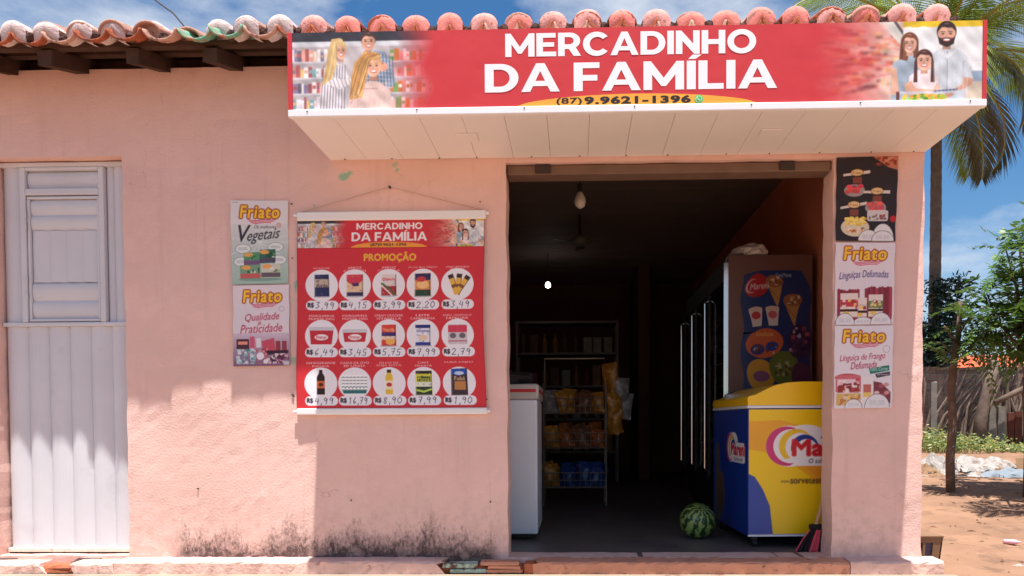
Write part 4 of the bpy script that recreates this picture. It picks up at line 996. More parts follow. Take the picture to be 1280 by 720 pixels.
def p_veg(c):
    c.grad(30, 104, (214, 214, 214), (160, 190, 178)); c.line([(10, 60), (40, 45), (62, 60)], .6, (170, 190, 184))
    for k in range(12): c.line([(36, 52), (36 + 40 * math.cos(k * .55), 52 + 40 * math.sin(k * .55))], 1.4, (226, 230, 228), .5)
    friato(c, 36, 48, 7, 22); c.text('Os melhores', 29, 56, 31, 35, (60, 56, 66), .0, skew=.3); c.text('V', 5, 20, 31, 51, (44, 42, 52), .6, skew=.25); c.text('egetais', 18, 58, 38, 55, (44, 42, 52), .25, skew=.3, slope=-4)
    for (x, y) in ((15, 60), (56, 58), (13, 76), (60, 74)): c.ell(x, y, 10, 6, (90, 100, 104), .8); c.ell(x, y, 9.4, 5.5, (226, 232, 228)); c.line([(x - 6, y - 1), (x + 5, y - 1)], .6, (130, 130, 136)); c.line([(x - 6, y + 1), (x + 6, y + 1)], .6, (150, 150, 156))
    for (x, y, w, hh, a, bb) in ((26, 72, 20, 16, (90, 150, 110), (120, 80, 130)), (46, 69, 20, 17, (60, 110, 90), (90, 76, 100)), (24, 88, 26, 17, (120, 160, 130), (206, 90, 90)), (50, 87, 24, 17, (206, 206, 190), (90, 80, 90))):
        c.poly([(x - w / 2, y - hh / 2 + 1), (x + w / 2, y - hh / 2), (x + w / 2, y + hh / 2), (x - w / 2, y + hh / 2 + 1)], a); c.rect(x - w / 2, y + hh * .16, x + w / 2, y + hh / 2, bb, .9); c.ell(x - w * .2, y - hh * .28, 6, 2.6, (236, 170, 90)); c.clutter(x - w * .2, y - 5, x + w * .45, y + 2, 9, [(60, 110, 60), (120, 170, 100), (230, 230, 220), (40, 80, 60)], 1.5, 4)
    c.ell(36, 98, 28, 2, (90, 130, 120), .5); c.text('ooo', 3, 9, 2, 3.4, (120, 120, 130))
    c.ell(60, 31, 3.4, 3.6, (206, 176, 176)); 
def p_qual(c):
    c.rect(0, 0, 72, 104, (224, 214, 220)); c.grad(62, 104, (206, 190, 206), (130, 96, 124))
    friato(c, 37, 48, 7, 22); c.text('Qualidade', 14, 58, 37, 48, (176, 60, 86), .3, skew=.2, slope=-2); c.text('e', 32, 36, 47, 51, (176, 60, 86), .2); c.text('Praticidade', 9, 62, 51, 62, (176, 60, 86), .3, skew=.2, slope=-2)
    c.rect(4, 69, 20, 82, (80, 44, 60)); c.rect(6, 72, 18, 76, (230, 150, 130)); c.rect(21, 66, 27, 82, (206, 90, 120)); c.rect(29, 68, 35, 80, (226, 220, 226)); c.poly([(36, 72), (52, 68), (54, 86), (38, 86)], (196, 80, 100)); c.rect(54, 72, 60, 84, (150, 60, 70)); c.rect(62, 72, 68, 84, (150, 60, 80))
    c.clutter(3, 80, 28, 101, 60, [(150, 190, 196), (206, 224, 226), (90, 140, 150), (226, 226, 232)], 2, 5); c.clutter(28, 80, 44, 101, 30, [(190, 90, 110), (150, 60, 70), (220, 150, 150)], 2, 4); c.clutter(42, 84, 70, 101, 50, [(90, 40, 70), (226, 190, 200), (206, 110, 140), (60, 36, 60), (240, 226, 220)], 2, 5)
    c.rect(42, 84, 70, 88, (60, 34, 50)); c.ell(34, 91, 4.8, 4.8, (236, 230, 236)); c.ell(41, 98, 3, 3, (236, 230, 236)); c.ell(62, 31, 3.6, 3.6, (170, 160, 170)); c.ell(62, 31, 3.0, 3.0, (224, 214, 220)); c.rect(64, 98, 71, 103, (206, 196, 206))
def p_black(c):
    c.rect(0, 0, 76, 108, (44, 36, 42)); c.poly([(44, 0), (76, 0), (76, 18), (64, 14)], (190, 120, 96)); c.clutter(48, 0, 74, 12, 24, [(150, 60, 50), (120, 50, 46), (206, 150, 120)], 2, 5)
    for (x, y, a) in ((25, 20, -.04), (50, 44, .09), (22, 61, -.12)):
        c.poly([(x - 16, y + 1 + 16 * -a), (x + 17, y - 2 + 16 * a), (x + 17, y + 2 + 16 * a), (x - 16, y + 4 - 16 * a)], (216, 206, 204)); c.ell(x + 1, y, 8, 4.6, (150, 110, 60)); c.ell(x + 1, y, 7, 3.8, (226, 196, 150)); c.text('Friato', x - 4, x + 6, y - 1.5, y + 1.7, (130, 90, 50)); c.rect(x - 4, y + 6, x + 7, y + 14, (130, 70, 60))
    for (x, y, cc) in ((22, 42, (214, 90, 100)), (49, 64, (220, 100, 104))):
        c.ell(x + 1, y + 1, 13, 8, (206, 196, 200), .7); 
        for k in range(18): c.ell(x + rnd.uniform(-9, 9), y + rnd.uniform(-5, 4), 3.6, 2.6, tuple(v * rnd.uniform(.75, 1.12) for v in cc))
    c.rrect(40, 68, 66, 82, 3, (206, 200, 204)); c.clutter(42, 72, 64, 80, 16, [(150, 60, 60), (236, 226, 220), (120, 110, 110)], 2, 5)
    c.ell(25, 90, 18, 12, (220, 206, 180)); 
    for k in range(50): c.ell(25 + rnd.uniform(-13, 13), 83 + rnd.uniform(-6, 4), 2.2, 1.4, rnd.choice([(240, 206, 90), (224, 180, 60), (250, 226, 130)]))
    c.clutter(11, 90, 40, 97, 22, [(226, 130, 70), (240, 230, 210), (110, 100, 60)], 2, 5)
    c.ell(72, 79, 3.4, 4.2, (190, 40, 44)); pricebump(c, 60, 107, 14, 22); pricebump(c, 42, 107, 13, 14); pricebump(c, 60, 107, 14, 13); c.text('oooooo', 4, 12, 1.6, 2.6, (130, 120, 126))
def p_ling(c):
    c.rect(0, 0, 74, 104, (228, 218, 224)); friato(c, 37, 52, 6, 22); c.text('Linguiças Defumadas', 5, 66, 36, 48, (70, 56, 120), .2, skew=.15, arc=1.5, slope=-2)
    for (x0, x1, y0) in ((3, 30, 58), (37, 68, 55)):
        k = x0
        while k < x1: c.rrect(k, y0 + rnd.uniform(0, 3), k + 4, 98, 2, rnd.choice([(150, 56, 70), (170, 66, 80), (130, 46, 60)])); k += 3.4
    for (x0, y0, x1, y1, cc) in ((7, 64, 29, 94, (196, 60, 70)), (29, 70, 40, 96, (206, 190, 196)), (42, 66, 60, 94, (110, 130, 90))):
        c.rect(x0, y0, x1, y1, (232, 214, 206)); c.rect(x0, y0 + 8, x1, y0 + 17, cc); c.clutter(x0 + 1, y0 + 6, x1 - 1, y1 - 8, 16, [cc, (236, 200, 110), (160, 50, 56), (240, 226, 220)], 2, 5); c.rect(x0, y1 - 10, x1, y1 - 7, (60, 30, 40)); c.ell((x0 + x1) / 2 - 3, y1 - 5, 3.5, 2.4, (226, 190, 90))
    pricebump(c, 36, 103, 13, 9); pricebump(c, 13, 103, 12, 14); pricebump(c, 58, 103, 13, 14)
def p_frango(c):
    c.rect(0, 0, 74, 104, (230, 222, 226)); friato(c, 37, 52, 6, 21); c.ell(66, 30, 4.4, 4.6, (170, 164, 176)); c.ell(66, 30, 3.8, 4.0, (230, 222, 226)); c.text('Linguiça de Frango', 7, 64, 37, 47, (170, 50, 84), .2, skew=.15, slope=-3); c.text('Defumada', 21, 54, 46, 55, (170, 50, 84), .25, skew=.15, slope=-2)
    c.poly([(44, 54), (70, 50), (70, 57), (46, 61)], (40, 120, 100)); c.text('100% Carne', 46, 68, 53, 57.5, (230, 240, 236), .2, slope=-1); c.poly([(52, 61), (71, 58), (71, 63), (54, 66)], (80, 66, 76)); c.text('de Frango', 55, 69, 60.5, 63.5, (230, 230, 230), .1)
    c.ell(17, 65, 16, 5, (190, 80, 84)); c.rrect(2, 62, 34, 84, 3, (206, 110, 116)); c.rect(4, 67, 31, 76, (232, 200, 206)); c.poly([(5, 75), (32, 70), (32, 82), (5, 84)], (150, 60, 60)); c.clutter(5, 66, 32, 84, 26, [(236, 180, 180), (196, 60, 76), (120, 50, 50), (240, 226, 220)], 2, 6)
    c.rect(3, 85, 34, 100, (214, 176, 110)); c.clutter(4, 86, 33, 100, 26, [(236, 206, 120), (190, 120, 70), (226, 210, 190)], 2, 6); c.rect(36, 64, 48, 92, (236, 226, 224)); c.rect(37, 74, 47, 84, (196, 110, 100)); c.rect(37, 84, 47, 90, (230, 196, 110))
    c.poly([(50, 70), (60, 72), (72, 84), (72, 98), (50, 96)], (130, 60, 70)); 
    for k in range(10): c.ell(54 + rnd.uniform(-2, 14), 82 + rnd.uniform(-8, 12), 3.4, 2.4, rnd.choice([(206, 150, 150), (170, 90, 96), (226, 190, 186)]))
    pricebump(c, 25, 103, 11, 11); pricebump(c, 55, 103, 16, 17)
poster('white and green poster of frozen vegetables, upper one beside the steel door', ((-1.827, 1.905), (-1.520, 1.901), (-1.525, 1.464), (-1.826, 1.461)), p_veg)
poster('white poster with red script over a heap of packets, below the vegetable poster', ((-1.822, 1.455), (-1.520, 1.458), (-1.522, 1.030), (-1.825, 1.027)), p_qual)
poster('black poster of three sliced food packs, topmost on the shopfront pillar', ((1.358, 2.087), (1.673, 2.090), (1.660, 1.650), (1.352, 1.657)), p_black, 76, 108)
poster('white poster of smoked sausages with purple script, middle one on the pillar', ((1.352, 1.648), (1.660, 1.645), (1.655, 1.223), (1.353, 1.221)), p_ling, 74, 104)
poster('white poster of chicken sausage with a green tag, lowest on the pillar', ((1.350, 1.216), (1.655, 1.218), (1.650, .788), (1.351, .785)), p_frango, 74, 104)
# ================================================================== INSIDE THE SHOP
M_yellow = mat('yellow_gelcoat', rgb(244, 196, 20), rough=0.3, var=0.04, scale=3, spec=0.5)
M_blue = mat('blue_gelcoat', rgb(24, 62, 150), rough=0.3, var=0.05, scale=3, spec=0.5)
M_gel = print_mat('freezer_print', 0.3, 0.5, 0.05)
M_whitem = mat('white_enamel', rgb(222, 226, 232), rough=0.35, var=0.04, scale=3, spec=0.5)
M_grey = mat('grey_plastic', rgb(112, 110, 108), rough=0.5, var=0.08)
M_dark = mat('dark_plastic', rgb(40, 38, 40), rough=0.5, var=0.1)
M_chrome = mat('chrome', rgb(200, 200, 204), rough=0.16, var=0.03, metal=1.0)
M_wire = mat('wire_grey', rgb(150, 146, 140), rough=0.4, var=0.1, metal=0.7)
M_redtrim = mat('red_trim', rgb(196, 44, 52), rough=0.5, var=0.05)
M_glass = mat('door_glass', (0.9, 0.95, 0.95), rough=0.03, var=0.0, spec=0.5, trans=1.0)
MATS['door_glass'].node_tree.nodes['Principled BSDF'].inputs['IOR'].default_value = 1.1
# ---- chest freezer
FX, FY, FW, FD = 0.978, 0.325, 0.70, 0.86
fz = thing('chest_freezer', 'yellow and blue ice cream chest freezer by the shop doorway', 'freezer', (FX, FY, 0), math.radians(3.0))
b = MB(); b.bbox(0, FW, 0, FD, 0.06, 0.795, .012); b.build('body', M_blue, fz)
b = MB(); b.bbox(-.006, FW + .006, -.008, FD, .795, .812, .004); b.build('rim_strip', M_whitem, fz)
prof = [(-.004, .8125), (FW, .8125), (FW, .945), (.30, .945), (.22, .940), (.15, .924), (.09, .898), (.04, .872), (.0, .862), (-.006, .85)]
b = MB(); b.prism_y(prof, -.010, FD - .01); lid = b.build('lid', M_yellow, fz)
b = MB(); b.box(.0, FW, -.0035, -.0005, .064, .075); b.build('kick_strip', M_whitem, fz)
for (xx, yy) in ((.05, .05), (FW - .05, .05), (.05, FD - .05), (FW - .05, FD - .05)):
    b = MB(); b.tube([(xx - .012, yy, .022), (xx + .012, yy, .022)], .022, 12); b.box(xx - .016, xx + .016, yy - .008, yy + .008, .03, .0615); b.build('caster', M_dark, fz)
def logo(c, x, y, s, cut=True):
    """crescents in magenta, yellow and blue beside the red brand name, on a white ground"""
    c.ell(x + 12 * s, y + 2 * s, 25 * s, 23 * s, (240, 238, 240)); c.rrect(x + 14 * s, y - 6 * s, x + 96 * s, y + 24 * s, 7 * s, (240, 238, 240)); c.ell(x + 30 * s, y - 6 * s, 26 * s, 16 * s, (240, 238, 240))
    def cres(cx, cy, r0, r1, off, a0, a1, col):
        o = [(cx + r0 * math.cos(t), cy - r0 * math.sin(t)) for t in np.linspace(a0, a1, 22)]; i = [(cx + off[0] + r1 * math.cos(t), cy + off[1] - r1 * math.sin(t)) for t in np.linspace(a1, a0, 22)]
        c.poly(o + i, col)
    cres(x + 9 * s, y + 2 * s, 22 * s, 19 * s, (5 * s, 0), 1.2, 4.9, (206, 50, 120)); cres(x + 20 * s, y + 2 * s, 19 * s, 16 * s, (4 * s, 1 * s), .7, 4.0, (236, 196, 40)); cres(x + 29 * s, y + 4 * s, 15 * s, 12 * s, (2 * s, 2 * s), .3, 3.4, (30, 60, 150))
    c.text('Mareni', x + 16 * s, x + 94 * s, y - 5 * s, y + 12.5 * s, (206, 36, 50), 1.0 * c.k * s * 1.2); c.text('s o r v e t e s', x + 46 * s, x + 80 * s, y - 9 * s, y - 6.5 * s, (60, 60, 90)); c.text('O sabor do sertão', x + 33 * s, x + 82 * s, y + 16 * s, y + 21 * s, (60, 60, 70), .2, skew=.15)
cf = Canvas(153, 163, (246, 204, 24), 1.25)
cf.poly([(0, 16), (40, 14), (90, 30), (153, 70), (153, 150), (120, 120), (88, 96), (40, 60), (0, 52)], (238, 170, 40)); cf.poly([(60, 66), (110, 66), (153, 80), (153, 163), (140, 163), (110, 110)], (234, 156, 44))
cf.poly([(0, 84), (8, 88), (18, 104), (27, 126), (31, 163), (0, 163)], (34, 70, 160))
logo(cf, 37, 46, 1.17); cf.text('www.', 41, 52, 93, 96, (80, 60, 50), .2); cf.text('sorvetesmareni.com.br', 53, 150, 88.5, 97, (70, 44, 50), .5)
def ffn(U, V): return .004 + (FW - .008) * U, -.0022 + 0 * U, .078 + (.788 - .078) * V
cf.sheet('printed_front', ffn, M_gel, fz)
cs = Canvas(150, 130, (22, 58, 146), 1.6); cs.poly([(0, 30), (30, 40), (60, 90), (60, 130), (0, 130)], (30, 72, 168)); cs.poly([(10, 40), (30, 36), (36, 130), (8, 130)], (110, 90, 60), .8); logo(cs, 74, 40, .72); cs.ell(40, 96, 16, 26, (120, 76, 40), .8)
def sfn(U, V): return -.0022 + 0 * U, FD - .02 - (FD - .04) * U, .078 + (.788 - .078) * V
cs.sheet('printed_side', sfn, M_gel, fz)

# ---- upright glass door cooler
GX0, GX1, GY0, GY1, GH = 1.030, 1.640, 1.32, 3.33, 1.875
ck = thing('glass_door_cooler', 'tall dark three door glass cooler behind the chest freezer', 'cooler', (0, 0, 0))
M_cool = mat('cooler_side_brown', rgb(104, 74, 66), rough=0.4, var=0.06, scale=2, spec=0.45)
b = MB(); b.bbox(GX0 + .03, GX1, GY0, GY0 + .03, .05, GH, .006); b.build('side_panel', M_cool, ck)
b = MB(); b.bbox(GX0 + .03, GX1, GY1 - .03, GY1, .05, GH, .006); b.build('side_panel', M_cool, ck)
b = MB(); b.box(GX1 - .03, GX1 - .001, GY0 + .031, GY1 - .031, .05, GH - .002); b.build('back_panel', M_dark, ck)
b = MB(); b.box(GX0 + .032, GX1 - .031, GY0 + .031, GY1 - .031, .05, .24); b.build('base', M_dark, ck)
b = MB(); b.box(GX0 + .032, GX1 - .031, GY0 + .031, GY1 - .031, GH - .12, GH - .002); b.build('top_box', M_dark, ck)
for yy in (GY0 + .06, GY1 - .06):
    for xx in (GX0 + .07, GX1 - .06): b = MB(); b.lathe([(.02, 0), (.02, .05)], 8, (xx, yy, 0)); b.build('foot', M_dark, ck)
for zz in (.55, .85, 1.15, 1.45): b = MB(); b.box(GX0 + .06, GX1 - .032, GY0 + .032, GY1 - .032, zz, zz + .012); b.build('shelf', M_wire, ck)
dl = (GY1 - GY0 - .01) / 3
for i in range(3):
    y0 = GY0 + .005 + dl * i; y1 = y0 + dl - .008
    d = bpy.data.objects.new('glass_door', None); COL.objects.link(d); d.parent = ck
    b = MB()
    for q in ((y0, y0 + .035, .25, GH - .13), (y1 - .035, y1, .25, GH - .13), (y0 + .0355, y1 - .0355, .25, .30), (y0 + .0355, y1 - .0355, GH - .18, GH - .13)): b.bbox(GX0, GX0 + .028, *q, .004)
    b.build('door_frame', M_dark, d)
    b = MB(); b.box(GX0 + .010, GX0 + .016, y0 + .035, y1 - .035, .30, GH - .18); b.build('pane', M_glass, d)
    b = MB(); b.tube([(GX0, y1 - .03, .34), (GX0 - .028, y1 - .03, .36), (GX0 - .028, y1 - .03, GH - .24), (GX0, y1 - .03, GH - .22)], .0075, 8); b.build('handle', M_chrome, d)
b = MB(); b.bbox(GX0 - .004, GX0 + .032, GY0 - .006, GY0 + .004, .3, GH - .05, .004); b.build('corner_strip', M_chrome, ck)
b = MB(); b.tube([(GX0 + .01, GY0 + .0, GH - .055), (GX0 + .02, GY0 + .005, GH - .02), (GX0 + .06, GY0 + .02, GH + .006), (GX0 + .14, GY0 + .03, GH + .012)], .007, 6); b.build('cable', M_grey, ck)
# round-edged ice cream poster stuck on the cooler's side
cp = Canvas(90, 156, (30, 56, 120), 1.6)
cp.ell(20, 18, 16, 15, (190, 36, 44)); cp.rect(0, 0, 90, 2, (30, 56, 120))
for (x, y) in ((44, 22), (66, 46)): cp.poly([(x - 11, y - 6), (x + 11, y - 10), (x + 3, y + 26)], (206, 150, 90)); cp.ell(x, y - 8, 12, 8, (170, 110, 70)); cp.line([(x - 8, y), (x + 4, y + 14)], .8, (140, 90, 50)); cp.clutter(x - 9, y - 14, x + 9, y - 3, 16, [(120, 60, 40), (240, 220, 190), (206, 150, 90)], 2, 5)
for (x, cc) in ((18, (206, 60, 70)), (40, (226, 110, 120))): cp.poly([(x - 9, 48), (x + 9, 48), (x + 6, 70), (x - 6, 70)], (236, 226, 220)); cp.ell(x, 56, 6, 5, cc); cp.ell(x, 48, 9, 3, (240, 210, 200))
cp.ell(30, 92, 24, 19, (224, 110, 60)); cp.text('Delícia', 18, 40, 78, 83, (250, 214, 120), .3); cp.ell(22, 100, 9, 7, (60, 60, 140)); cp.ell(40, 96, 8, 6, (40, 70, 150)); cp.clutter(14, 92, 46, 106, 14, [(240, 226, 210), (120, 60, 40), (60, 90, 170)], 2, 5)
cp.ell(24, 132, 19, 20, (226, 170, 50)); cp.ell(24, 134, 11, 7, (150, 90, 130)); cp.ell(56, 124, 20, 22, (110, 130, 50)); cp.clutter(42, 112, 68, 134, 22, [(206, 196, 150), (90, 60, 40), (150, 170, 80)], 2, 5); cp.ell(76, 90, 16, 22, (60, 36, 80)); cp.clutter(62, 70, 88, 104, 26, [(206, 190, 210), (90, 60, 110), (40, 26, 50), (190, 90, 110)], 2, 6); cp.ell(78, 136, 14, 20, (100, 50, 80)); cp.text('Cone Maren', 48, 70, 4, 9, (230, 236, 250), .3)
cp.ell(14, 18, 9, 9, (230, 190, 200)); cp.ell(16, 18, 8, 8, (190, 36, 44)); cp.text('Mareni', 12, 36, 15, 23, (244, 236, 236), .5)
def pfn(U, V):
    # shaped outline: lobed sides
    l = .03 * np.sin(np.pi * np.clip((1 - V) * 2.2, 0, 1)) * 0 + .012 * np.sin(V * 22); x0 = 1.155 + .012 * np.sin(V * 14); x1 = 1.625 - .02 * np.clip((V - .8) * 5, 0, 1) ** 2 * 3 + .006 * np.sin(V * 18)
    return x0 + (x1 - x0) * U, GY0 - .0022 + 0 * U, .915 + .85 * V - .05 * np.clip(np.abs(U - .6) * 2 - .4, 0, 1) ** 2 * (V > .5) * V
cp.a *= .85; o = cp.sheet('ice_cream_poster', pfn, M_gel); tag(o, 'dark blue ice cream poster on the side of the cooler', 'poster')
# crumpled plastic bag on the cooler
M_plastic = mat('cloudy_plastic', rgb(206, 200, 196), rough=0.35, var=0.1, spec=0.5)
def crumple(name, label, cat, loc, size, mt, seed, sub=3, amp=.25, group=None, flat=0.25, parent=None):
    """a crumpled soft lump: subdivided, creased with several noise folds, its underside pressed flat"""
    r = random.Random(seed); bm = bmesh.new(); bmesh.ops.create_icosphere(bm, subdivisions=sub, radius=1)
    dirs = [(Vector((r.gauss(0, 1), r.gauss(0, 1), r.gauss(0, 1))).normalized(), r.uniform(2, 7), r.uniform(0, 6)) for _ in range(9)]
    for v in bm.verts:
        p = v.co.copy(); k = 1 + amp * sum(abs(math.sin(d.dot(p) * f + ph)) - .6 for d, f, ph in dirs) / 3
        v.co = Vector((p.x * k * size[0], p.y * k * size[1], max(p.z, -flat) * k * size[2]))
    zmin = min(v.co.z for v in bm.verts)
    for v in bm.verts: v.co.z -= zmin; v.co.z = max(0, v.co.z)
    me = bpy.data.meshes.new(name); bm.to_mesh(me); bm.free(); me.materials.append(mt)
    o = bpy.data.objects.new(name, me); COL.objects.link(o); o.location = loc; o.rotation_euler = (0, 0, r.uniform(0, 6))
    if parent is not None: o.parent = parent
    elif label: tag(o, label, cat, group)
    return o
crumple('plastic_bag', 'crumpled cloudy plastic bag on top of the cooler', 'bag', (1.22, 1.46, GH), (.16, .10, .075), M_plastic, 3, 4, .22)

# ---- white counter freezer at the left of the doorway
cw = thing('counter_freezer', 'white counter freezer with a red stripe just inside the doorway', 'freezer', (0, 0, 0))
b = MB(); b.bbox(-1.05, -.236, .62, 1.25, .035, .86, .010); b.build('body', M_whitem, cw)
b = MB(); b.bbox(-1.06, -.226, .61, 1.26, .861, .957, .014); ld = b.build('lid', mat('lid_grey', rgb(190, 184, 178), rough=.45, var=.05), cw)
b = MB(); b.box(-1.045, -.243, .6085, .6105, .905, .925); b.build('red_stripe', M_redtrim, ld)
b = MB(); b.box(-.2265, -.2245, .625, 1.245, .905, .925); b.build('red_stripe', M_redtrim, ld)
b = MB(); b.bbox(-1.0, -.28, .70, 1.2, 0, .034, .004); b.build('base', M_dark, cw)
M_cloth = mat('dark_cloth', rgb(46, 42, 48), rough=.9, var=.2)
crumple('dark_sack', 'heap of dark cloth lying on the white counter freezer', 'cloth', (-.50, .9, .957), (.30, .2, .075), M_cloth, 11, 4, .25)

# ---- snack bags and rack
rk = thing('snack_rack', 'three tier wire rack filled with snack bags inside the shop', 'rack', (-.01, 2.75, 0))
RW, RD = .27, .17
b = MB()
for sx in (-1, 1):
    for sy in (-1, 1): b.tube([(sx * RW, sy * RD, 0), (sx * RW, sy * RD, 1.06)], .008, 6)
b.tube([(-RW, RD, 1.06), (-RW, RD, 1.30), (RW, RD, 1.30), (RW, RD, 1.06)], .008, 6)
b.build('frame', M_wire, rk)
TIERS = [.16, .50, .80]
for z in TIERS:
    b = MB()
    for i in range(13): x = -RW + 2 * RW * i / 12; b.tube([(x, RD, z), (x, -RD - .02, z), (x, -RD - .05, z + .13)], .0028, 4)
    for i in range(6): y = -RD + 2 * RD * i / 5; b.tube([(-RW, y, z + .13), (-RW, y, z), (RW, y, z), (RW, y, z + .13)], .0028, 4)
    for q in (.0, .065, .13): b.tube([(-RW, -RD - .022 - q * .22, z + q), (RW, -RD - .022 - q * .22, z + q)], .004, 5)
    b.build('basket', M_wire, rk)
def bag_mesh(w, h, d, mt, seed):
    r = random.Random(seed); n = 9; vs = []; fs = []
    for side in (-1, 1):
        for j in range(n):
            for i in range(n):
                u = i / (n - 1); v = j / (n - 1)
                bulge = (math.sin(math.pi * u) * math.sin(math.pi * v)) ** .45 if 0 < u < 1 and 0 < v < 1 else 0
                vs.append(((u - .5) * w * (1 - .08 * math.sin(math.pi * v)), side * d * .5 * bulge * (1 + r.uniform(-.2, .2)), v * h))
    for s_ in (0, 1):
        o = s_ * n * n
        for j in range(n - 1):
            for i in range(n - 1):
                q = (o + j * n + i, o + j * n + i + 1, o + (j + 1) * n + i + 1, o + (j + 1) * n + i); fs.append(q if s_ == 0 else q[::-1])
    b = MB(); b.add(vs, fs); return b.mesh('snack_bag', mt, True)
BAGC = {'blue': rgb(26, 58, 118), 'amber': rgb(160, 112, 40), 'orange': rgb(150, 84, 40), 'brown': rgb(104, 70, 48), 'red': rgb(170, 40, 40), 'silver': rgb(130, 130, 134)}
BM = {k: [bag_mesh(.15, .21, .075, mat('foil_' + k, v, rough=.3, var=.25, scale=22, spec=.5, dirt=tuple(min(1, c * 1.8 + .05) for c in v), dscale=24, dthr=.50, bump=.6, bscale=22), s) for s in range(2)] for k, v in BAGC.items()}
TIERN = ['lowest', 'middle', 'top']
for t_, z in enumerate(TIERS):
    kinds = [['amber', 'blue', 'blue', 'blue'], ['amber', 'orange', 'brown', 'orange'], ['silver', 'amber', 'brown', 'amber']][t_]
    for row, yy in ((0, -.12), (1, .0), (2, .11)):
        for i, kd in enumerate(kinds):
            x = -.195 + i * .13
            o = inst('snack_bag', BM[kd][(i + row) % 2], None, (-.01 + x + rnd.uniform(-.008, .008), 2.75 + yy, z + .006 + row * .002), (rnd.uniform(-.3, .15), rnd.uniform(-.35, .35), rnd.uniform(-.45, .45)), (.9, 1, rnd.uniform(.75, 1.05)))
            tag(o, f"{kd} foil snack bag in the {['front', 'middle', 'back'][row]} row of the wire rack's {TIERN[t_]} basket", 'snack bag', f"{kd} snack bags, {['front', 'middle', 'back'][row]} row, {TIERN[t_]} rack basket")
# bags hanging on the rack's right side
for i in range(7):
    o = inst('snack_bag', BM[['amber', 'amber', 'silver'][i % 3]][i % 2], None, (.305 + .05 * (i % 3), 2.66 + .035 * (i // 2), .62 + .13 * (i % 4)), (0, rnd.uniform(-.2, .2), rnd.uniform(-.6, .6)), (1.05, 1.1, 1.1))
    tag(o, f"{['yellow', 'yellow', 'silver'][i % 3]} snack bag hanging in a bunch on the right side of the wire rack", 'snack bag', f"{['yellow', 'yellow', 'silver'][i % 3]} bags hanging beside the rack")

# ---- watermelon
def melon_material():
    m = bpy.data.materials.new('watermelon_rind'); m.use_nodes = True; n, bs = nodes_of(m); ln = n.links.new
    t = n.nodes.new('ShaderNodeTexCoord'); sp = n.nodes.new('ShaderNodeSeparateXYZ'); ln(t.outputs['Object'], sp.inputs[0])
    at = n.nodes.new('ShaderNodeMath'); at.operation = 'ARCTAN2'; ln(sp.outputs[1], at.inputs[0]); ln(sp.outputs[0], at.inputs[1])
    no = n.nodes.new('ShaderNodeTexNoise'); no.inputs['Scale'].default_value = 38; no.inputs['Detail'].default_value = 5; ln(t.outputs['Object'], no.inputs['Vector'])
    ad = n.nodes.new('ShaderNodeMath'); ad.operation = 'MULTIPLY_ADD'; ad.inputs[1].default_value = 1.1; ln(no.outputs[0], ad.inputs[0]); ln(at.outputs[0], ad.inputs[2])
    mu = n.nodes.new('ShaderNodeMath'); mu.operation = 'MULTIPLY'; mu.inputs[1].default_value = 11; ln(ad.outputs[0], mu.inputs[0])
    si = n.nodes.new('ShaderNodeMath'); si.operation = 'SINE'; ln(mu.outputs[0], si.inputs[0])
    r = n.nodes.new('ShaderNodeValToRGB'); r.color_ramp.elements[0].position = .40; r.color_ramp.elements[0].color = (*rgb(28, 58, 26), 1); r.color_ramp.elements[1].position = .78; r.color_ramp.elements[1].color = (*rgb(136, 160, 84), 1)
    mr = n.nodes.new('ShaderNodeMapRange'); mr.inputs[1].default_value = -1; mr.inputs[2].default_value = 1; ln(si.outputs[0], mr.inputs[0]); ln(mr.outputs[0], r.inputs[0]); ln(r.outputs[0], bs.inputs['Base Color']); bs.inputs['Roughness'].default_value = .32
    return m
wm = thing('watermelon', 'striped green watermelon lying on the shop floor before the freezer', 'watermelon', (.752, .70, .108), 0)
b = MB(); b.lathe([(.001 + .112 * math.sin(math.pi * i / 18), -.108 * math.cos(math.pi * i / 18)) for i in range(19)], 28); rind = b.build('rind', melon_material(), wm, smooth=True); rind.rotation_euler = (math.radians(38), math.radians(10), 0)
b = MB(); b.tube([(0, -.07, .082), (.004, -.076, .09)], [.006, .004], 6); b.build('stem', M_wood, wm)

# ---- broom
br = thing('broom', 'pink and black bristled broom leaning in the doorway corner', 'broom', (1.300, .215, 0), 0)
M_pink = mat('pink_bristle', rgb(226, 84, 104), rough=.8, var=.25, scale=60); M_bris = mat('black_bristle', rgb(34, 26, 30), rough=.8, var=.2, scale=60)
hx = math.radians(20)
for part, mt, off in (('pink_bristles', M_pink, 0), ('black_bristles', M_bris, 1)):
    b = MB()
    for i in range(70):
        u = rnd.uniform(-1, 1); v = rnd.uniform(-1, 1)
        if (off == 0) != (abs(u - .35) < .38 or u < -.85): continue
        top = Vector((.028 * u + .03, .013 * v, .125)); bot = Vector((.062 * u - .022, .028 * v - .012, .0))
        b.tube([bot, (bot + top) / 2 + Vector((.004 * u, 0, .004)), top], [.0045, .004, .003], 4)
    b.build(part, mt, br)
b = MB(); b.bbox(-.008, .068, -.018, .018, .118, .15, .008); b.build('head', M_bris, br)
b = MB(); b.tube([(.03, 0, .145), (.06, .0, .25), (.10, .01, .45), (.17, .03, 1.1)], .011, 8); b.build('handle', mat('pale_wood', rgb(190, 150, 110), rough=.6), br)

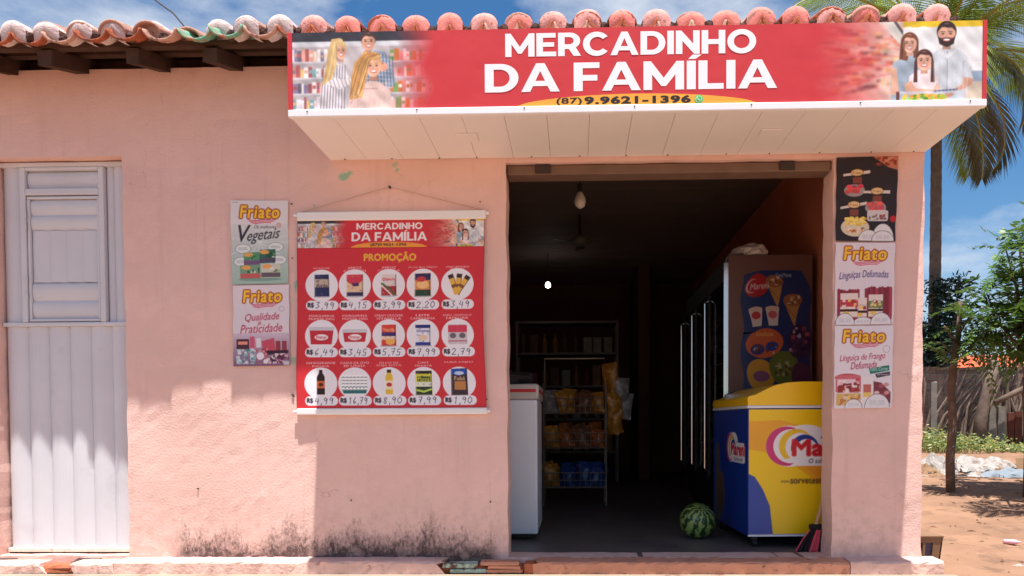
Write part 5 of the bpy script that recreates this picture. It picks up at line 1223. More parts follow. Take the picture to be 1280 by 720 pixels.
# ---- bulb on its cord, ceiling fan, lit bulb at the back
bb = thing('hanging_bulb', 'unlit pale bulb hanging on a cord just inside the doorway', 'bulb', (.031, .75, 2.70), 0)
b = MB(); b.tube([(0, 0, 0), (.004, 0, -.2), (-.006, 0, -.34), (.004, 0, -.42), (0, 0, -.50)], .0035, 6); b.build('cord', M_dark, bb)
b = MB(); b.lathe([(.010, -.50), (.017, -.505), (.019, -.545), (.017, -.55)], 12); b.build('socket', M_dark, bb)
b = MB(); b.lathe([(.016, -.551), (.02, -.562), (.034, -.59), (.037, -.615), (.028, -.64), (.008, -.652)], 14); b.build('bulb_glass', mat('milky_glass', rgb(206, 200, 186), rough=.25, var=.05), bb, smooth=True)
cfn = thing('ceiling_fan', 'dim white ceiling fan deeper inside the shop', 'fan', (.045, 3.3, 2.70), 0)
b = MB(); b.tube([(0, 0, 0), (0, 0, -.22)], .012, 8); b.build('rod', M_dark, cfn)
b = MB(); b.lathe([(.03, -.20), (.075, -.23), (.085, -.27), (.06, -.30), (.02, -.31)], 16); b.build('motor', M_grey, cfn, smooth=True)
for k in range(3):
    a = math.radians(90 + 120 * k); b = MB(); p = [Vector((.06, -.025, -.275)), Vector((.30, -.05, -.262)), Vector((.30, .05, -.282)), Vector((.06, .025, -.282))]
    R_ = Matrix.Rotation(a, 3, 'Z'); up = Vector((0, 0, .006)); q = [R_ @ v for v in p]
    b.add([*q, *[v + up for v in q]], [(3, 2, 1, 0), (4, 5, 6, 7), (0, 1, 5, 4), (1, 2, 6, 5), (2, 3, 7, 6), (3, 0, 4, 7)]); b.build('blade', M_grey, cfn)
lb = thing('lit_lamp', 'small glowing white lamp hanging far back in the shop', 'lamp', (-.321, 5.0, 2.70), 0)
b = MB(); b.tube([(0, 0, 0), (0, 0, -.33)], .004, 6); b.build('cord', M_dark, lb)
b = MB(); b.lathe([(.016, -.335), (.026, -.345), (.031, -.365), (.028, -.39), (.01, -.40)], 14); b.build('lamp_glass', mat('glowing_lamp', (.9, .9, .9), emis=(1, .97, .92), emis_s=6), lb, smooth=True)

# ---- shelf unit at the back with goods
sh = thing('back_shelf', 'dim shelf unit of goods at the back of the shop', 'shelf', (-.11, 5.35, 0))
for sx in (-.62, .60):
    for yy in (-.02, .30): b = MB(); b.box(sx, sx + .03, yy, yy + .03, 0, 1.95); b.build('upright', M_grey, sh)
SHZ = [.35, .75, 1.15, 1.55, 1.93]
for z in SHZ: b = MB(); b.box(-.62, .63, -.025, .335, z, z + .025); b.build('shelf_board', M_grey, sh)
goods = [mat('good_' + k, rgb(*v), rough=.5, var=.2, scale=12) for k, v in (('red', (110, 36, 36)), ('white', (130, 126, 122)), ('brown', (84, 58, 46)), ('yellow', (126, 96, 50)))]
gm = []
for i, g in enumerate(goods):
    b = MB(); b.bbox(-.05, .05, -.04, .04, 0, .16 + .03 * i, .006); gm.append(b.mesh('carton', g))
    b = MB(); b.lathe([(.032, 0), (.036, .02), (.036, .14), (.014, .19), (.013, .22), (.016, .222), (.016, .24)], 10); gm.append(b.mesh('bottle', g, True))
CN = ['red', 'white', 'brown', 'yellow']
for s_, z in enumerate(SHZ[:4]):
    for i in range(9):
        k = rnd.randrange(8); o = inst('bottle' if k % 2 else 'carton', gm[k], None, (-.11 - .53 + i * .13 + rnd.uniform(-.01, .01), 5.35 + .09, z + .026), (0, 0, rnd.uniform(-.2, .2)))
        kd = 'bottle' if k % 2 else 'carton'; lev = ['lowest', 'second', 'third', 'fourth'][s_]
        tag(o, f'{CN[k // 2]} {kd} on the {lev} board of the back shelf', kd, f'{CN[k // 2]} {kd}s on the {lev} back shelf board')
# ================================================================== THE YARD BESIDE THE SHOP
M_bark = mat('grey_bark', rgb(110, 92, 80), rough=.95, var=.3, scale=14, bump=.8, bscale=50, spec=.1)
M_palmbark = mat('palm_bark', rgb(104, 92, 84), rough=.95, var=.25, scale=10, bump=.7, bscale=40, spec=.1)
def leaf_mat(name, col, trans=.35):
    m = mat(name, col, rough=.45, var=.35, scale=3.0, spec=.4)
    n, bs = nodes_of(m)
    tr = n.nodes.new('ShaderNodeBsdfTranslucent'); mixs = n.nodes.new('ShaderNodeMixShader'); mixs.inputs[0].default_value = trans
    src = bs.inputs['Base Color'].links[0].from_socket
    n.links.new(src, tr.inputs[0]); o = n.nodes['Material Output']; n.links.new(bs.outputs[0], mixs.inputs[1]); n.links.new(tr.outputs[0], mixs.inputs[2]); n.links.new(mixs.outputs[0], o.inputs[0])
    return m
M_frond = leaf_mat('palm_leaf', rgb(112, 130, 48)); M_frond_dry_backlit = leaf_mat('palm_leaf_dry_backlit', rgb(84, 80, 52), .2); M_rachis = mat('palm_rib', rgb(170, 160, 80), rough=.6)  # dry tone of the low fronds darkened to look backlit from below
M_neem = leaf_mat('neem_leaf', rgb(84, 116, 48), .25); M_neem_dark = leaf_mat('dark_leaf', rgb(36, 54, 30), .1); M_weed = leaf_mat('weed_leaf', rgb(150, 148, 78), .3); M_shrub = leaf_mat('shrub_leaf', rgb(96, 122, 60), .3)
# ---- coconut palm
PXY = (7.31, 12.0); PZ = 8.0
palm = thing('coconut_palm', 'tall coconut palm rising behind the right corner of the shop', 'palm tree', (PXY[0], PXY[1], float(ground_z(np.array(7.3), np.array(12.0)))))
gz = palm.location.z
pts = []; rad = []
for i in range(60):
    t_ = i / 59; z = t_ * (PZ - gz); pts.append((.05 * math.sin(t_ * 3), .03 * math.sin(t_ * 4), z)); rad.append((.125 - .03 * t_ + .07 * math.exp(-t_ * 16)) * (1 + .045 * (i % 2)))
b = MB(); b.tube(pts, rad, 12); b.build('trunk', M_palmbark, palm, smooth=True)
def frond(L_, az, el, droop, dry, r):
    """arching rib with two combs of hanging leaflets"""
    d = Vector((math.cos(az), math.sin(az), 0)); pts = []; n = 16; p = Vector((0, 0, 0)); a = el
    for i in range(n + 1):
        pts.append(p.copy()); a -= droop / n * (0.5 + 1.2 * i / n); p = p + (d * math.cos(a) + Vector((0, 0, math.sin(a)))) * (L_ / n)
    rb = MB(); rb.tube(pts, [.035 * (1 - .85 * i / n) + .004 for i in range(n + 1)], 5)
    nv = len(rb.v); rb.cm = 1
    side = d.cross(Vector((0, 0, 1)))
    NL = 74
    for sd in (-1, 1):
        for k in range(NL):
            t_ = .10 + .90 * k / NL; f = t_ * n; i = min(n - 1, int(f)); q = pts[i].lerp(pts[i + 1], f - i); tg = (pts[i + 1] - pts[i]).normalized()
            ll = L_ * .27 * (math.sin(math.pi * min(1, t_ * .86 + .12)) ** .6) * r.uniform(.85, 1.1)
            dirn = (side * sd * (.85 - .25 * t_) + tg * (.55 + .35 * t_) + Vector((0, 0, -.10 if not dry else -.22))).normalized()
            w_ = .0125
            wv = tg.cross(dirn); wv = (tg - dirn * tg.dot(dirn)).normalized() * w_
            m1 = q + dirn * ll * .5 + Vector((0, 0, -ll * .10)); m2 = q + dirn * ll * .92 + Vector((0, 0, -ll * (.30 if not dry else .36) * r.uniform(.7, 1.2)))
            rb.add([q - wv * .5, q + wv * .5, m1 + wv, m1 - wv, m2], [(0, 1, 2, 3), (3, 2, 4)])
    return rb
r = random.Random(21)
FR = []
for i in range(36):
    az = i * 2.39996 + r.uniform(-.25, .25); lvl = i / 35
    FR.append((az, math.radians(78 - 84 * lvl + r.uniform(-8, 8)), math.radians(70 + 42 * lvl), lvl > .80, r.uniform(3.5, 4.3)))
for (az, el, dr, dry, L_) in FR:
    rb = frond(L_ * (.82 if dry else 1), az, el, dr, dry, r); o = rb.build('frond', [M_rachis, M_frond_dry_backlit if dry else M_frond], palm); o.location = (.05 * math.sin(3), .03 * math.sin(4), PZ - gz)
b = MB()
for k in range(9): a = k * .9; b.lathe([(.001 + .11 * math.sin(math.pi * i / 8), -.13 * math.cos(math.pi * i / 8)) for i in range(9)], 8, (.24 * math.cos(a), .24 * math.sin(a), PZ - gz - .25 - .12 * (k % 2)))
o = b.build('coconuts', mat('coconut_green', rgb(110, 120, 50), rough=.5), palm, smooth=True)

# ---- neem tree with feathery leaves
def sprig(b, p, d, L_, nl, lw, ll, r):
    """a compound leaf: thin rib with paired pointed leaflets"""
    d = d.normalized(); up = Vector((0, 0, 1)); side = d.cross(up); side = side.normalized() if side.length > .05 else Vector((1, 0, 0)); nrm = side.cross(d)
    sag = r.uniform(.15, .5)
    P = lambda t_: p + d * L_ * t_ + Vector((0, 0, -sag * L_ * t_ * t_))
    a, e = P(0), P(1); w_ = side * .0025
    b.add([a - w_, a + w_, P(.5) + w_, P(.5) - w_, e], [(0, 1, 2, 3), (3, 2, 4)])
    for k in range(nl):
        t_ = .18 + .8 * k / nl
        for sd in (-1, 1):
            q = P(t_); dd = (side * sd + d * .55 + Vector((0, 0, r.uniform(-.5, .1)))).normalized(); l_ = ll * r.uniform(.8, 1.15) * (1 - .35 * t_)
            wv = dd.cross(nrm + side * r.uniform(-.6, .6)).normalized() * lw
            b.add([q, q + dd * l_ * .45 + wv, q + dd * l_, q + dd * l_ * .45 - wv], [(0, 1, 2, 3)])
    q = P(.98); b.add([q, q + d * ll * .4 + side * lw, q + d * ll * .8, q + d * ll * .4 - side * lw], [(0, 1, 2, 3)])
def limb(b, pts, r0, r1, n=7):
    b.tube(pts, [r0 + (r1 - r0) * i / (len(pts) - 1) for i in range(len(pts))], n)
TX, TY = 4.43, 3.62
tz = float(ground_z(np.array(TX), np.array(TY)))
tree = thing('leafy_tree', 'small green feathery leaved tree at the edge of the dirt yard', 'tree', (TX, TY, tz))
r = random.Random(4)
wood = MB(); limb(wood, [(0, 0, -.05), (.01, 0, .5), (-.01, .02, 1.0), (.03, .02, 1.35)], .036, .030, 8)
# leaf masses: centre x, y, z (local), radius, sprigs
BL = [(-.02, -.05, 2.02, .24, 22), (.25, .0, 2.25, .32, 26), (.5, .2, 1.95, .4, 36), (.35, -.4, 1.85, .35, 30), (-.30, -.05, 1.80, .16, 12), (-.46, .0, 1.74, .14, 10), (-.20, -.05, 1.58, .18, 16), (.05, -.1, 1.60, .22, 22), (.2, .2, 1.65, .28, 26), (-.42, .1, 1.48, .10, 6), (-.26, -.05, 2.42, .13, 7), (-.15, -.05, 2.60, .10, 5), (.15, -.1, 2.5, .22, 16), (.7, -.1, 2.2, .4, 34), (.8, .4, 1.8, .4, 30), (.9, -.5, 1.9, .4, 30), (.3, .6, 2.0, .4, 30),
      (.10, -.9, 1.95, .35, 34), (.5, -1.0, 2.1, .4, 34), (-.15, -1.5, 2.2, .4, 40), (.35, -1.6, 2.1, .4, 40), (.1, -2.1, 2.2, .4, 40), (.7, -1.7, 2.3, .45, 40), (.6, -2.4, 2.2, .35, 30), (-.5, -1.3, 2.1, .25, 14)]
cr_ = MB()
for (x, y, z, R_, n) in BL:
    c0 = Vector((x, y, z)); base = Vector((.03, .02, 1.30)); mid = base.lerp(c0, .55) + Vector((0, 0, .12))
    limb(wood, [base, mid, c0], .022, .006, 6)
    for k in range(int(n * 1.6)):
        q = c0 + Vector((r.gauss(0, .5), r.gauss(0, .5), r.gauss(0, .5))) * R_ * .8; dv = (q - c0) + Vector((r.gauss(0, .4), r.gauss(0, .4), r.gauss(0, .25))) * R_
        sprig(cr_, q, dv, r.uniform(.24, .40), 8, .017, .11, r)
wood.build('trunk', M_bark, tree, smooth=True); cr_.build('crown', M_neem, tree)
# ---- forked young trunk in the yard
fkz = float(ground_z(np.array(3.83), np.array(3.9)))
fk = thing('forked_sapling', 'thin crooked bare trunk standing in the yard with a few leaves', 'tree', (3.83, 3.9, fkz))
b = MB(); limb(b, [(0, 0, -.05), (-.012, 0, .35), (.015, 0, .7), (-.005, .01, 1.05), (.02, 0, 1.35), (.05, 0, 1.55)], .046, .034, 9); limb(b, [(.03, 0, 1.42), (.07, .02, 1.6), (.085, .02, 1.95)], .034, .022, 7); limb(b, [(.04, 0, 1.5), (-.02, 0, 1.62), (-.08, .02, 1.7)], .022, .012, 6)
limb(b, [(.07, 0, 1.62), (.16, 0, 1.78), (.26, 0, 1.85)], .014, .006, 5); limb(b, [(.0, 0, 1.40), (-.10, 0, 1.52), (-.2, .05, 1.55)], .012, .005, 5)
b.build('trunk', M_bark, fk, smooth=True)
b = MB(); r = random.Random(8)
for (x, y, z, R_, n) in ((.20, 0, 1.98, .13, 12), (.28, 0, 1.62, .14, 14), (.12, 0, 1.55, .10, 8), (-.10, 0, 1.50, .10, 8), (.42, 0, 1.60, .10, 10)):
    for k in range(n):
        q = Vector((x, y, z)) + Vector((r.gauss(0, .5), r.gauss(0, .5), r.gauss(0, .5))) * R_; sprig(b, q, Vector((r.gauss(0, 1), r.gauss(0, 1), r.gauss(0, .5))), r.uniform(.16, .26), 7, .013, .085, r)
b.build('crown', M_neem, fk)
# barbed wire round it
b = MB()
for z in (.12, .28, .42, .58):
    b.tube([(3.83 + .052 * math.cos(a) , 3.9 + .052 * math.sin(a), fkz + z + .05 * a / 6 + .02 * math.sin(a * 3)) for a in np.linspace(0, 6.28, 14)], .003, 4)
o = b.build('wire', M_wire); o.name = 'wire_wrap'; tag(o, 'twisted fence wire wound round the crooked bare trunk', 'wire')
# ---- dark dense bush behind
def bush(name, label, cat, loc, blobs, mt, seed, lw=.035, ll=.13, trunk=True):
    r = random.Random(seed); t = thing(name, label, cat, loc); b = MB(); w = MB()
    for (x, y, z, R_, n) in blobs:
        if trunk: limb(w, [(0, 0, -.05), (x * .4, y * .4, z * .6), (x, y, z)], .05, .01, 6)
        for k in range(n):
            q = Vector((x, y, z)) + Vector((r.gauss(0, .5), r.gauss(0, .5), r.gauss(0, .5))) * R_
            d = Vector((r.gauss(0, 1), r.gauss(0, 1), r.gauss(0, .7))).normalized(); s_ = d.orthogonal().normalized() * lw; l_ = ll * r.uniform(.6, 1.3)
            b.add([q, q + d * l_ * .5 + s_, q + d * l_, q + d * l_ * .5 - s_], [(0, 1, 2, 3)])
    if trunk: w.build('trunk', M_bark, t, smooth=True)
    b.build('crown', mt, t); return t
bush('dark_tree', 'dark dense leafed tree in front of the palm trunk', 'tree', (7.25, 11.6, .33), [(-.1, 0, 1.6, .5, 620), (.1, 0, 2.1, .46, 620), (.22, 0, 2.6, .38, 460), (.05, .1, 3.0, .26, 240), (-.3, .2, 2.1, .45, 400), (.40, 0, 3.1, .2, 140)], M_neem_dark, 5)
bush('thin_bare_tree', 'thin purple grey branched shrub beyond the stick fence', 'shrub', (8.0, 10.6, .3), [(.0, 0, 1.6, .5, 90), (.4, 0, 1.8, .5, 90), (.2, .2, 1.3, .5, 60), (.7, 0, 1.5, .4, 60)], mat('dry_leaf', rgb(150, 130, 140), rough=.8, var=.3), 15, .015, .06)
# weeds along the fence foot
b = MB(); r = random.Random(31)
for k in range(1100):
    x = r.uniform(5.2, 8.6); y = r.uniform(8.7, 9.75); z = float(ground_z(np.array(x), np.array(y))); h = r.uniform(.06, .36) * (1.4 if x < 6.2 else (.9 if x < 7.2 else .35))
    d = Vector((r.gauss(0, .35), r.gauss(0, .35), 1)).normalized(); s_ = Vector((r.gauss(0, 1), r.gauss(0, 1), 0)).normalized()
    q = Vector((x, y, z - .01)); b.add([q - s_ * .006, q + s_ * .006, q + d * h], [(0, 1, 2)])
    for j in range(4):
        p = q + d * h * r.uniform(.3, 1); e = Vector((r.gauss(0, 1), r.gauss(0, 1), r.uniform(-.2, .8))).normalized(); wv = e.orthogonal().normalized() * .012; l_ = r.uniform(.04, .10)
        b.cm = 0 if r.random() < .6 else 1
        b.add([p, p + e * l_ * .5 + wv, p + e * l_, p + e * l_ * .5 - wv], [(0, 1, 2, 3)])
o = b.build('weeds', [M_weed, M_shrub]); tag(o, 'yellow green weeds growing along the foot of the stick fence', 'weeds', kind='stuff')

# ---- stick fence, planks, log post
M_stick = mat('weathered_stick', rgb(112, 96, 86), rough=.95, var=.35, scale=8, bump=.5, bscale=30, spec=.1); M_plank = mat('weathered_plank', rgb(122, 116, 108), rough=.9, var=.25, scale=8, bump=.4, bscale=30, spec=.1); M_plank_red = mat('weathered_plank_brown', rgb(96, 58, 48), rough=.9, var=.25, scale=8, bump=.4, bscale=30, spec=.1)
fe = thing('stick_fence', 'rough fence of leaning dry sticks and planks before the brick wall', 'fence', (0, 10.0, .26))
r = random.Random(12)
for k in range(74):
    x = r.uniform(5.6, 9.0); lean = (.55 if 6.3 < x < 7.3 else .12) * r.uniform(.2, 1.3); L_ = r.uniform(1.0, 1.55); y = r.uniform(-.2, .25)
    if x > 7.3: lean = r.uniform(-.15, .2); L_ = r.uniform(1.0, 1.8)
    b = MB(); limb(b, [(x - lean * .5, y - .1, -.03), (x + r.uniform(-.03, .03), y, L_ * .5), (x + lean, y + .12, L_)], r.uniform(.02, .035), r.uniform(.01, .02), 5); b.build('stick', M_stick, fe)
for k in range(60):
    x = r.uniform(9.0, 13.5); lean = r.uniform(-.2, .35); L_ = r.uniform(1.0, 1.7); y = r.uniform(-.2, .25)
    b = MB(); limb(b, [(x - lean * .5, y - .1, -.03), (x + r.uniform(-.03, .03), y, L_ * .5), (x + lean, y + .12, L_)], r.uniform(.02, .035), r.uniform(.01, .02), 5); b.build('stick', M_stick, fe)
for (x, w_, h, mt) in ((7.30, .12, .72, M_plank), (7.45, .13, .72, M_plank), (7.62, .10, .60, M_plank_red), (7.75, .12, .62, M_plank_red), (7.90, .13, .75, M_plank), (8.08, .12, .70, M_plank), (5.85, .12, 1.1, M_plank), (6.05, .1, 1.2, M_plank_red), (6.28, .1, 1.15, M_plank)):
    b = MB(); b.box(x - w_ / 2, x + w_ / 2, -.34, -.31, -.03, h, .012); b.build('plank', mt, fe)
b = MB(); limb(b, [(7.0, -.45, -.05), (7.05, -.42, .5), (7.16, -.42, 1.0), (7.30, -.40, 1.50)], .12, .075, 10); limb(b, [(7.25, -.42, 1.3), (7.2, -.42, 1.5), (7.16, -.42, 1.62)], .04, .012, 6); limb(b, [(7.29, -.41, 1.42), (7.33, -.4, 1.7)], .03, .01, 6); b.build('log_post', M_stick, fe, smooth=True)
b = MB(); limb(b, [(7.25, -.50, .78), (7.6, -.5, .95), (8.1, -.52, 1.18), (8.6, -.5, 1.28)], .05, .06, 8); b.build('crossbar', M_stick, fe, smooth=True)
# brick boundary wall
def brick_wall_mat():
    m = bpy.data.materials.new('old_brick_wall'); m.use_nodes = True; n, bs = nodes_of(m)
    t = n.nodes.new('ShaderNodeTexCoord'); mp_ = n.nodes.new('ShaderNodeMapping'); mp_.inputs['Rotation'].default_value = (math.radians(90), 0, 0); br_ = n.nodes.new('ShaderNodeTexBrick')
    br_.inputs['Scale'].default_value = 1; br_.inputs['Brick Width'].default_value = .2; br_.inputs['Row Height'].default_value = .085; br_.inputs['Mortar Size'].default_value = .010
    br_.inputs['Color1'].default_value = (*rgb(150, 116, 96), 1); br_.inputs['Color2'].default_value = (*rgb(116, 92, 80), 1); br_.inputs['Mortar'].default_value = (*rgb(140, 128, 118), 1)
    n.links.new(t.outputs['Object'], mp_.inputs[0]); n.links.new(mp_.outputs[0], br_.inputs['Vector']); n.links.new(br_.outputs[0], bs.inputs['Base Color']); bs.inputs['Roughness'].default_value = .95
    bu = n.nodes.new('ShaderNodeBump'); bu.inputs['Distance'].default_value = .02; bu.invert = True; n.links.new(br_.outputs[1], bu.inputs['Height']); n.links.new(bu.outputs[0], bs.inputs['Normal']); return m
b = MB(); b.box(-6, 26, 11.0, 11.14, .1, 1.70); bw = b.build('brick_wall', brick_wall_mat()); tag(bw, 'old brown brick boundary wall behind the stick fence', 'wall')
b = MB()
x = -6
while x < 26: b.box(x, x + .198, 10.985, 11.155, 1.701, 1.76 + r.uniform(-.012, .012)); x += .205
b.build('coping', mat('coping_brick', rgb(140, 108, 90), rough=.95, var=.3), bw)
# far house with an orange roof
hs_ = thing('far_house', 'distant low house with an orange tile roof beyond the brick wall', 'house', (11.3, 18.5, .42))
M_hw = mat('house_plaster', rgb(206, 190, 172), rough=.9); M_ht = mat('orange_tiles', rgb(206, 96, 62), rough=.85, var=.25, scale=3)
b = MB(); b.box(-1.1, 3.6, .2, 4.2, -.2, 1.85); b.build('wall', M_hw, hs_)
b = MB(); n = 60; vs = []; fs = []
for i in range(n * 3 + 1):
    x = -1.35 + 5.2 * i / (n * 3); dz = .035 * math.cos(i / 3 * 2 * math.pi); vs += [(x, -.15, 1.72 + dz), (x, 2.2, 2.35 + dz), (x, 4.6, 1.7 + dz)]
for i in range(n * 3): a = i * 3; fs += [(a, a + 3, a + 4, a + 1), (a + 1, a + 4, a + 5, a + 2)]
b.add(vs, fs); b.build('roof', M_ht, hs_, smooth=True)
for xx in (.4, 2.2): b = MB(); b.box(xx - .4, xx + .4, .17, .199, .8, 1.5); b.build('window', M_dark, hs_)
# blue water tank on a masonry stand
wt = thing('water_tank', 'blue plastic water tank on a stand beyond the brick wall', 'tank', (9.05, 15.8, .40))
b = MB(); b.box(-.4, .4, -.4, .4, -.1, 1.45); b.build('stand', M_hw, wt)
b = MB(); b.lathe([(.40, 1.451), (.46, 1.8), (.48, 2.0), (.44, 2.02), (.2, 2.10), (.06, 2.11)], 20); b.build('tank', mat('tank_blue', rgb(30, 84, 160), rough=.4), wt, smooth=True)

# ---- rubbish in the yard
M_sheet = mat('white_rubbish', rgb(160, 153, 146), rough=.6, var=.2, scale=6, dirt=rgb(112, 92, 78), dscale=7, dthr=.52); M_bluec = mat('pale_blue_cloth', rgb(124, 134, 142), rough=.8, var=.15, scale=10); M_card = mat('cardboard', rgb(140, 110, 82), rough=.9, var=.15)
def gz_(x, y): return float(ground_z(np.array(x), np.array(y))) - .006
def drape(nm, lab, cat, loc, size, mt, seed, group=None):
    """a crumpled thin sheet lying on the ground: ragged outline, sharp creases, two sided thickness"""
    r = random.Random(seed); n = 22; vs = []; fs = []
    waves = [(r.uniform(2, 9), r.uniform(0, 6.28), r.uniform(0, 6), r.uniform(.4, 1)) for _ in range(7)]; rag = [r.uniform(.78, 1.08) for _ in range(40)]
    for lay in (0, 1):
        for j in range(n):
            for i in range(n):
                u = i / (n - 1) * 2 - 1; v = j / (n - 1) * 2 - 1
                m_ = max(abs(u), abs(v)); rr = math.hypot(u, v) or 1; k = (m_ / rr) * 1.05 if rr else 1; a = math.atan2(v, u); q = rag[int((a + math.pi) / 6.2832 * 39)]
                x, y = u * k * q, v * k * q; d = math.hypot(x, y)
                h = sum(w_ * abs(math.sin(f * (x * math.cos(t_) + y * math.sin(t_)) + p)) for f, t_, p, w_ in waves) / 4.2
                z = size[2] * max(.02, h * (1.05 - d * .8)) * (1 if m_ < .99 else .25) - .004 * lay
                vs.append((x * size[0], y * size[1], z))
    for lay in (0, 1):
        o_ = lay * n * n
        for j in range(n - 1):
            for i in range(n - 1): f = (o_ + j * n + i, o_ + j * n + i + 1, o_ + (j + 1) * n + i + 1, o_ + (j + 1) * n + i); fs.append(f if lay == 0 else f[::-1])
    b = MB(); b.add(vs, fs); o = b.build(nm, mt); o.location = loc; return tag(o, lab, cat, group)
for i, (x, y, sz, mt, lab, cat, nm) in enumerate([
    (4.52, 6.1, (.20, .12, .09), M_card, 'tan crumpled cardboard lump at the left end of the rubbish heap', 'cardboard', 'crumpled_cardboard'),
    (4.75, 6.3, (.26, .16, .17), M_sheet, 'big pale crumpled sheet left of the bare trunk', 'rubbish', 'crumpled_sheet'),
    (4.80, 6.0, (.12, .08, .09), M_sheet, 'small bright white crumpled bag beside the bare trunk', 'rubbish', 'crumpled_bag'),
    (5.25, 6.5, (.42, .22, .15), M_sheet, 'wide white plastic heap between the bare trunk and the blue cloth', 'rubbish', 'plastic_heap'),
    (5.72, 6.8, (.36, .14, .16), M_sheet, 'white plastic sheet at the back of the rubbish heap', 'rubbish', 'crumpled_sheet'),
    (4.98, 5.7, (.10, .10, .05), M_sheet, 'flat white plastic scrap at the front of the rubbish heap', 'rubbish', 'plastic_scrap'),
    (5.45, 5.6, (.46, .15, .07), M_bluec, 'pale blue cloth bundle lying on the dirt', 'cloth', 'cloth_bundle')]):
    o = drape(nm, lab, cat, (x, y, gz_(x, y)), (sz[0] * 1.2, sz[1] * 1.6, sz[2] * 1.7), mt, 40 + i); o.rotation_euler = (0, 0, rnd.uniform(-.2, .2))
b = MB(); q = gz_(6.1, 6.6)
b.add([(5.95, 6.5, q), (6.25, 6.35, q), (6.27, 6.42, q + .16), (5.97, 6.57, q + .16), (5.96, 6.52, q), (6.26, 6.37, q), (6.28, 6.44, q + .16), (5.98, 6.59, q + .16)], [(0, 1, 2, 3), (7, 6, 5, 4), (0, 4, 5, 1), (1, 5, 6, 2), (2, 6, 7, 3), (3, 7, 4, 0)]); o = b.build('cardboard_sheet', M_card); tag(o, 'bent piece of cardboard leaning behind the blue cloth', 'cardboard')
for i in range(26):
    x = rnd.uniform(4.3, 6.3); y = rnd.uniform(5.2, 7.4); s_ = rnd.uniform(.05, .13); k = rnd.randrange(3)
    o = drape(['torn_bag', 'cardboard_scrap', 'dark_scrap'][k], ['small torn pale bag among the yard rubbish', 'small tan cardboard scrap among the yard rubbish', 'small dark rag among the yard rubbish'][k], ['rubbish', 'cardboard', 'rag'][k], (x, y, gz_(x, y)), (s_ * 1.3, s_ * .9, s_ * .8), [M_sheet, M_card, M_cloth][k], 90 + i, group=['torn bags in the yard', 'cardboard scraps in the yard', 'dark rags in the yard'][k])
for i in range(22):
    x = rnd.uniform(4.2, 6.4); y = rnd.uniform(4.8, 7.2); a = rnd.uniform(-.5, .5); L_ = rnd.uniform(.15, .5); z = gz_(x, y) + .012
    b = MB(); limb(b, [(-L_ / 2, 0, 0), (0, rnd.uniform(-.03, .03), .012), (L_ / 2, 0, 0)], .009, .006, 5); o = b.build('fallen_stick', M_bark); o.location = (x, y, z); o.rotation_euler = (0, 0, a); tag(o, 'thin dry stick lying among the yard rubbish', 'stick', 'fallen sticks in the yard')
# red plank leaning
b = MB(); b.box(-.08, .08, -.012, .012, 0, .82, .012); o = b.build('red_board', mat('red_board_paint', rgb(140, 36, 40), rough=.7, var=.2)); o.location = (6.02, 9.60, .28); o.rotation_euler = (math.radians(-10), math.radians(8), .3); tag(o, 'dark red board leaning among the fence sticks', 'board')
# pink bottle and small litter
b = MB(); b.lathe([(.012, 0), (.026, .012), (.028, .10), (.024, .13), (.011, .15), (.011, .17)], 10); o = b.build('pink_bottle', mat('pink_plastic', rgb(226, 180, 196), rough=.4), None, True); o.rotation_euler = (math.radians(90), 0, math.radians(68)); px_, py_ = 2.90, 1.22; o.scale = (.62, .62, .62); o.location = (px_, py_, gz_(px_, py_) + .022); tag(o, 'small pale pink plastic bottle lying on the bare dirt', 'bottle')
b = MB(); r = random.Random(77)
for k in range(700):
    y = -.4 + 7.2 * r.random() ** 1.0; x = r.uniform(2.0, 2.6 + .62 * (y + 4.1)); z = gz_(x, y) + .004; s_ = r.uniform(.006, .024) * (1.6 if y > 5 else 1)
    a = r.uniform(0, 6); d = Vector((math.cos(a), math.sin(a), 0)); e = Vector((-d.y, d.x, 0)); el = r.uniform(.4, 2.6)
    q = Vector((x, y, z)); b.cm = 0 if r.random() < .6 else (1 if r.random() < .7 else 2)
    b.add([q - d * s_ * el, q + e * s_ * .5, q + d * s_ * el, q - e * s_ * .5, q + Vector((0, 0, s_ * .6)), q - Vector((0, 0, .01))], [(0, 4, 1)[::-1], (1, 4, 2)[::-1], (2, 4, 3)[::-1], (3, 4, 0)[::-1]])
o = b.build('litter', [mat('pebble', rgb(120, 88, 70), rough=.95, var=.3), mat('dry_leaf_litter', rgb(92, 66, 48), rough=.95, var=.3), M_sheet]); tag(o, 'pebbles, dry leaves and scraps scattered on the dirt', 'litter', kind='stuff')
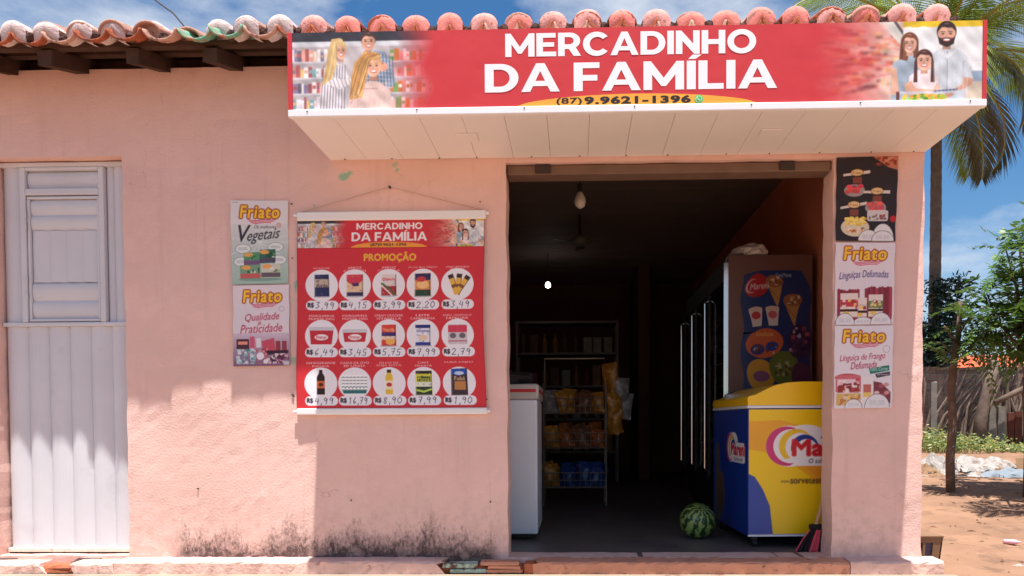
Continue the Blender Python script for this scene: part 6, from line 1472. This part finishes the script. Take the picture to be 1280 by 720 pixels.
# slotted tan crate by the corner
cr0 = thing('slotted_crate', 'small tan slotted plastic crate by the corner of the shop', 'crate', (1.955, .42, -.152))
M_crate = mat('tan_plastic', rgb(138, 106, 80), rough=.6, var=.1); M_slot = mat('purple_slot', rgb(90, 84, 110), rough=.7)
b = MB()
def tap(x0, x1, z0, z1, y):   # front bars taper with the crate
    t = lambda x, z: x * (0.86 + .14 * z / .21)
    return [(t(x0, z0), y - .0 + .02 * (1 - z0 / .21) - .10, z0), (t(x1, z0), y + .02 * (1 - z0 / .21) - .10, z0), (t(x1, z1), y + .02 * (1 - z1 / .21) - .10, z1), (t(x0, z1), y + .02 * (1 - z1 / .21) - .10, z1)]
def slab(b, q, th=.008): b.add(q + [(x, y + th, z) for x, y, z in q], [(0, 1, 2, 3), (7, 6, 5, 4), (0, 4, 5, 1), (1, 5, 6, 2), (2, 6, 7, 3), (3, 7, 4, 0)])
for (x0, x1, z0, z1) in ((-.12, .12, 0, .045), (-.12, .12, .18, .21), (-.12, -.085, .0455, .1795), (-.045, -.03, .0455, .1795), (.01, .025, .0455, .1795), (.068, .12, .0455, .1795)): slab(b, tap(x0, x1, z0, z1, 0))
b.build('front', M_crate, cr0)
b = MB(); slab(b, [(x, y + .012, z) for x, y, z in tap(-.112, .112, .01, .20, 0)]); b.build('slot_backing', M_slot, cr0)
b = MB(); b.add([(.1032, -.08, 0), (.1032, .16, 0), (.12, .18, .21), (.12, -.10, .21), (.0952, -.08, 0), (.0952, .16, 0), (.112, .18, .21), (.112, -.10, .21)], [(0, 1, 2, 3), (7, 6, 5, 4), (0, 4, 5, 1), (1, 5, 6, 2), (2, 6, 7, 3), (3, 7, 4, 0)]); b.box(-.1, .095, -.06, .16, 0, .01); b.build('side', M_crate, cr0)
b = MB(); b.bbox(-.123, .123, -.106, .185, .2105, .222, .003); b.build('top', M_crate, cr0)
# overhead cable running up from the roof
b = MB(); b.tube([(-2.4, 1.2, 3.10), (-2.55, 1.2, 3.30), (-2.74, 1.2, 3.53), (-3.0, 1.2, 3.72), (-3.6, 1.2, 4.3), (-5.0, 1.2, 5.2)], .006, 5); o = b.build('power_cable', M_dark); tag(o, 'thin black overhead cable coming down to the tiled roof', 'cable')
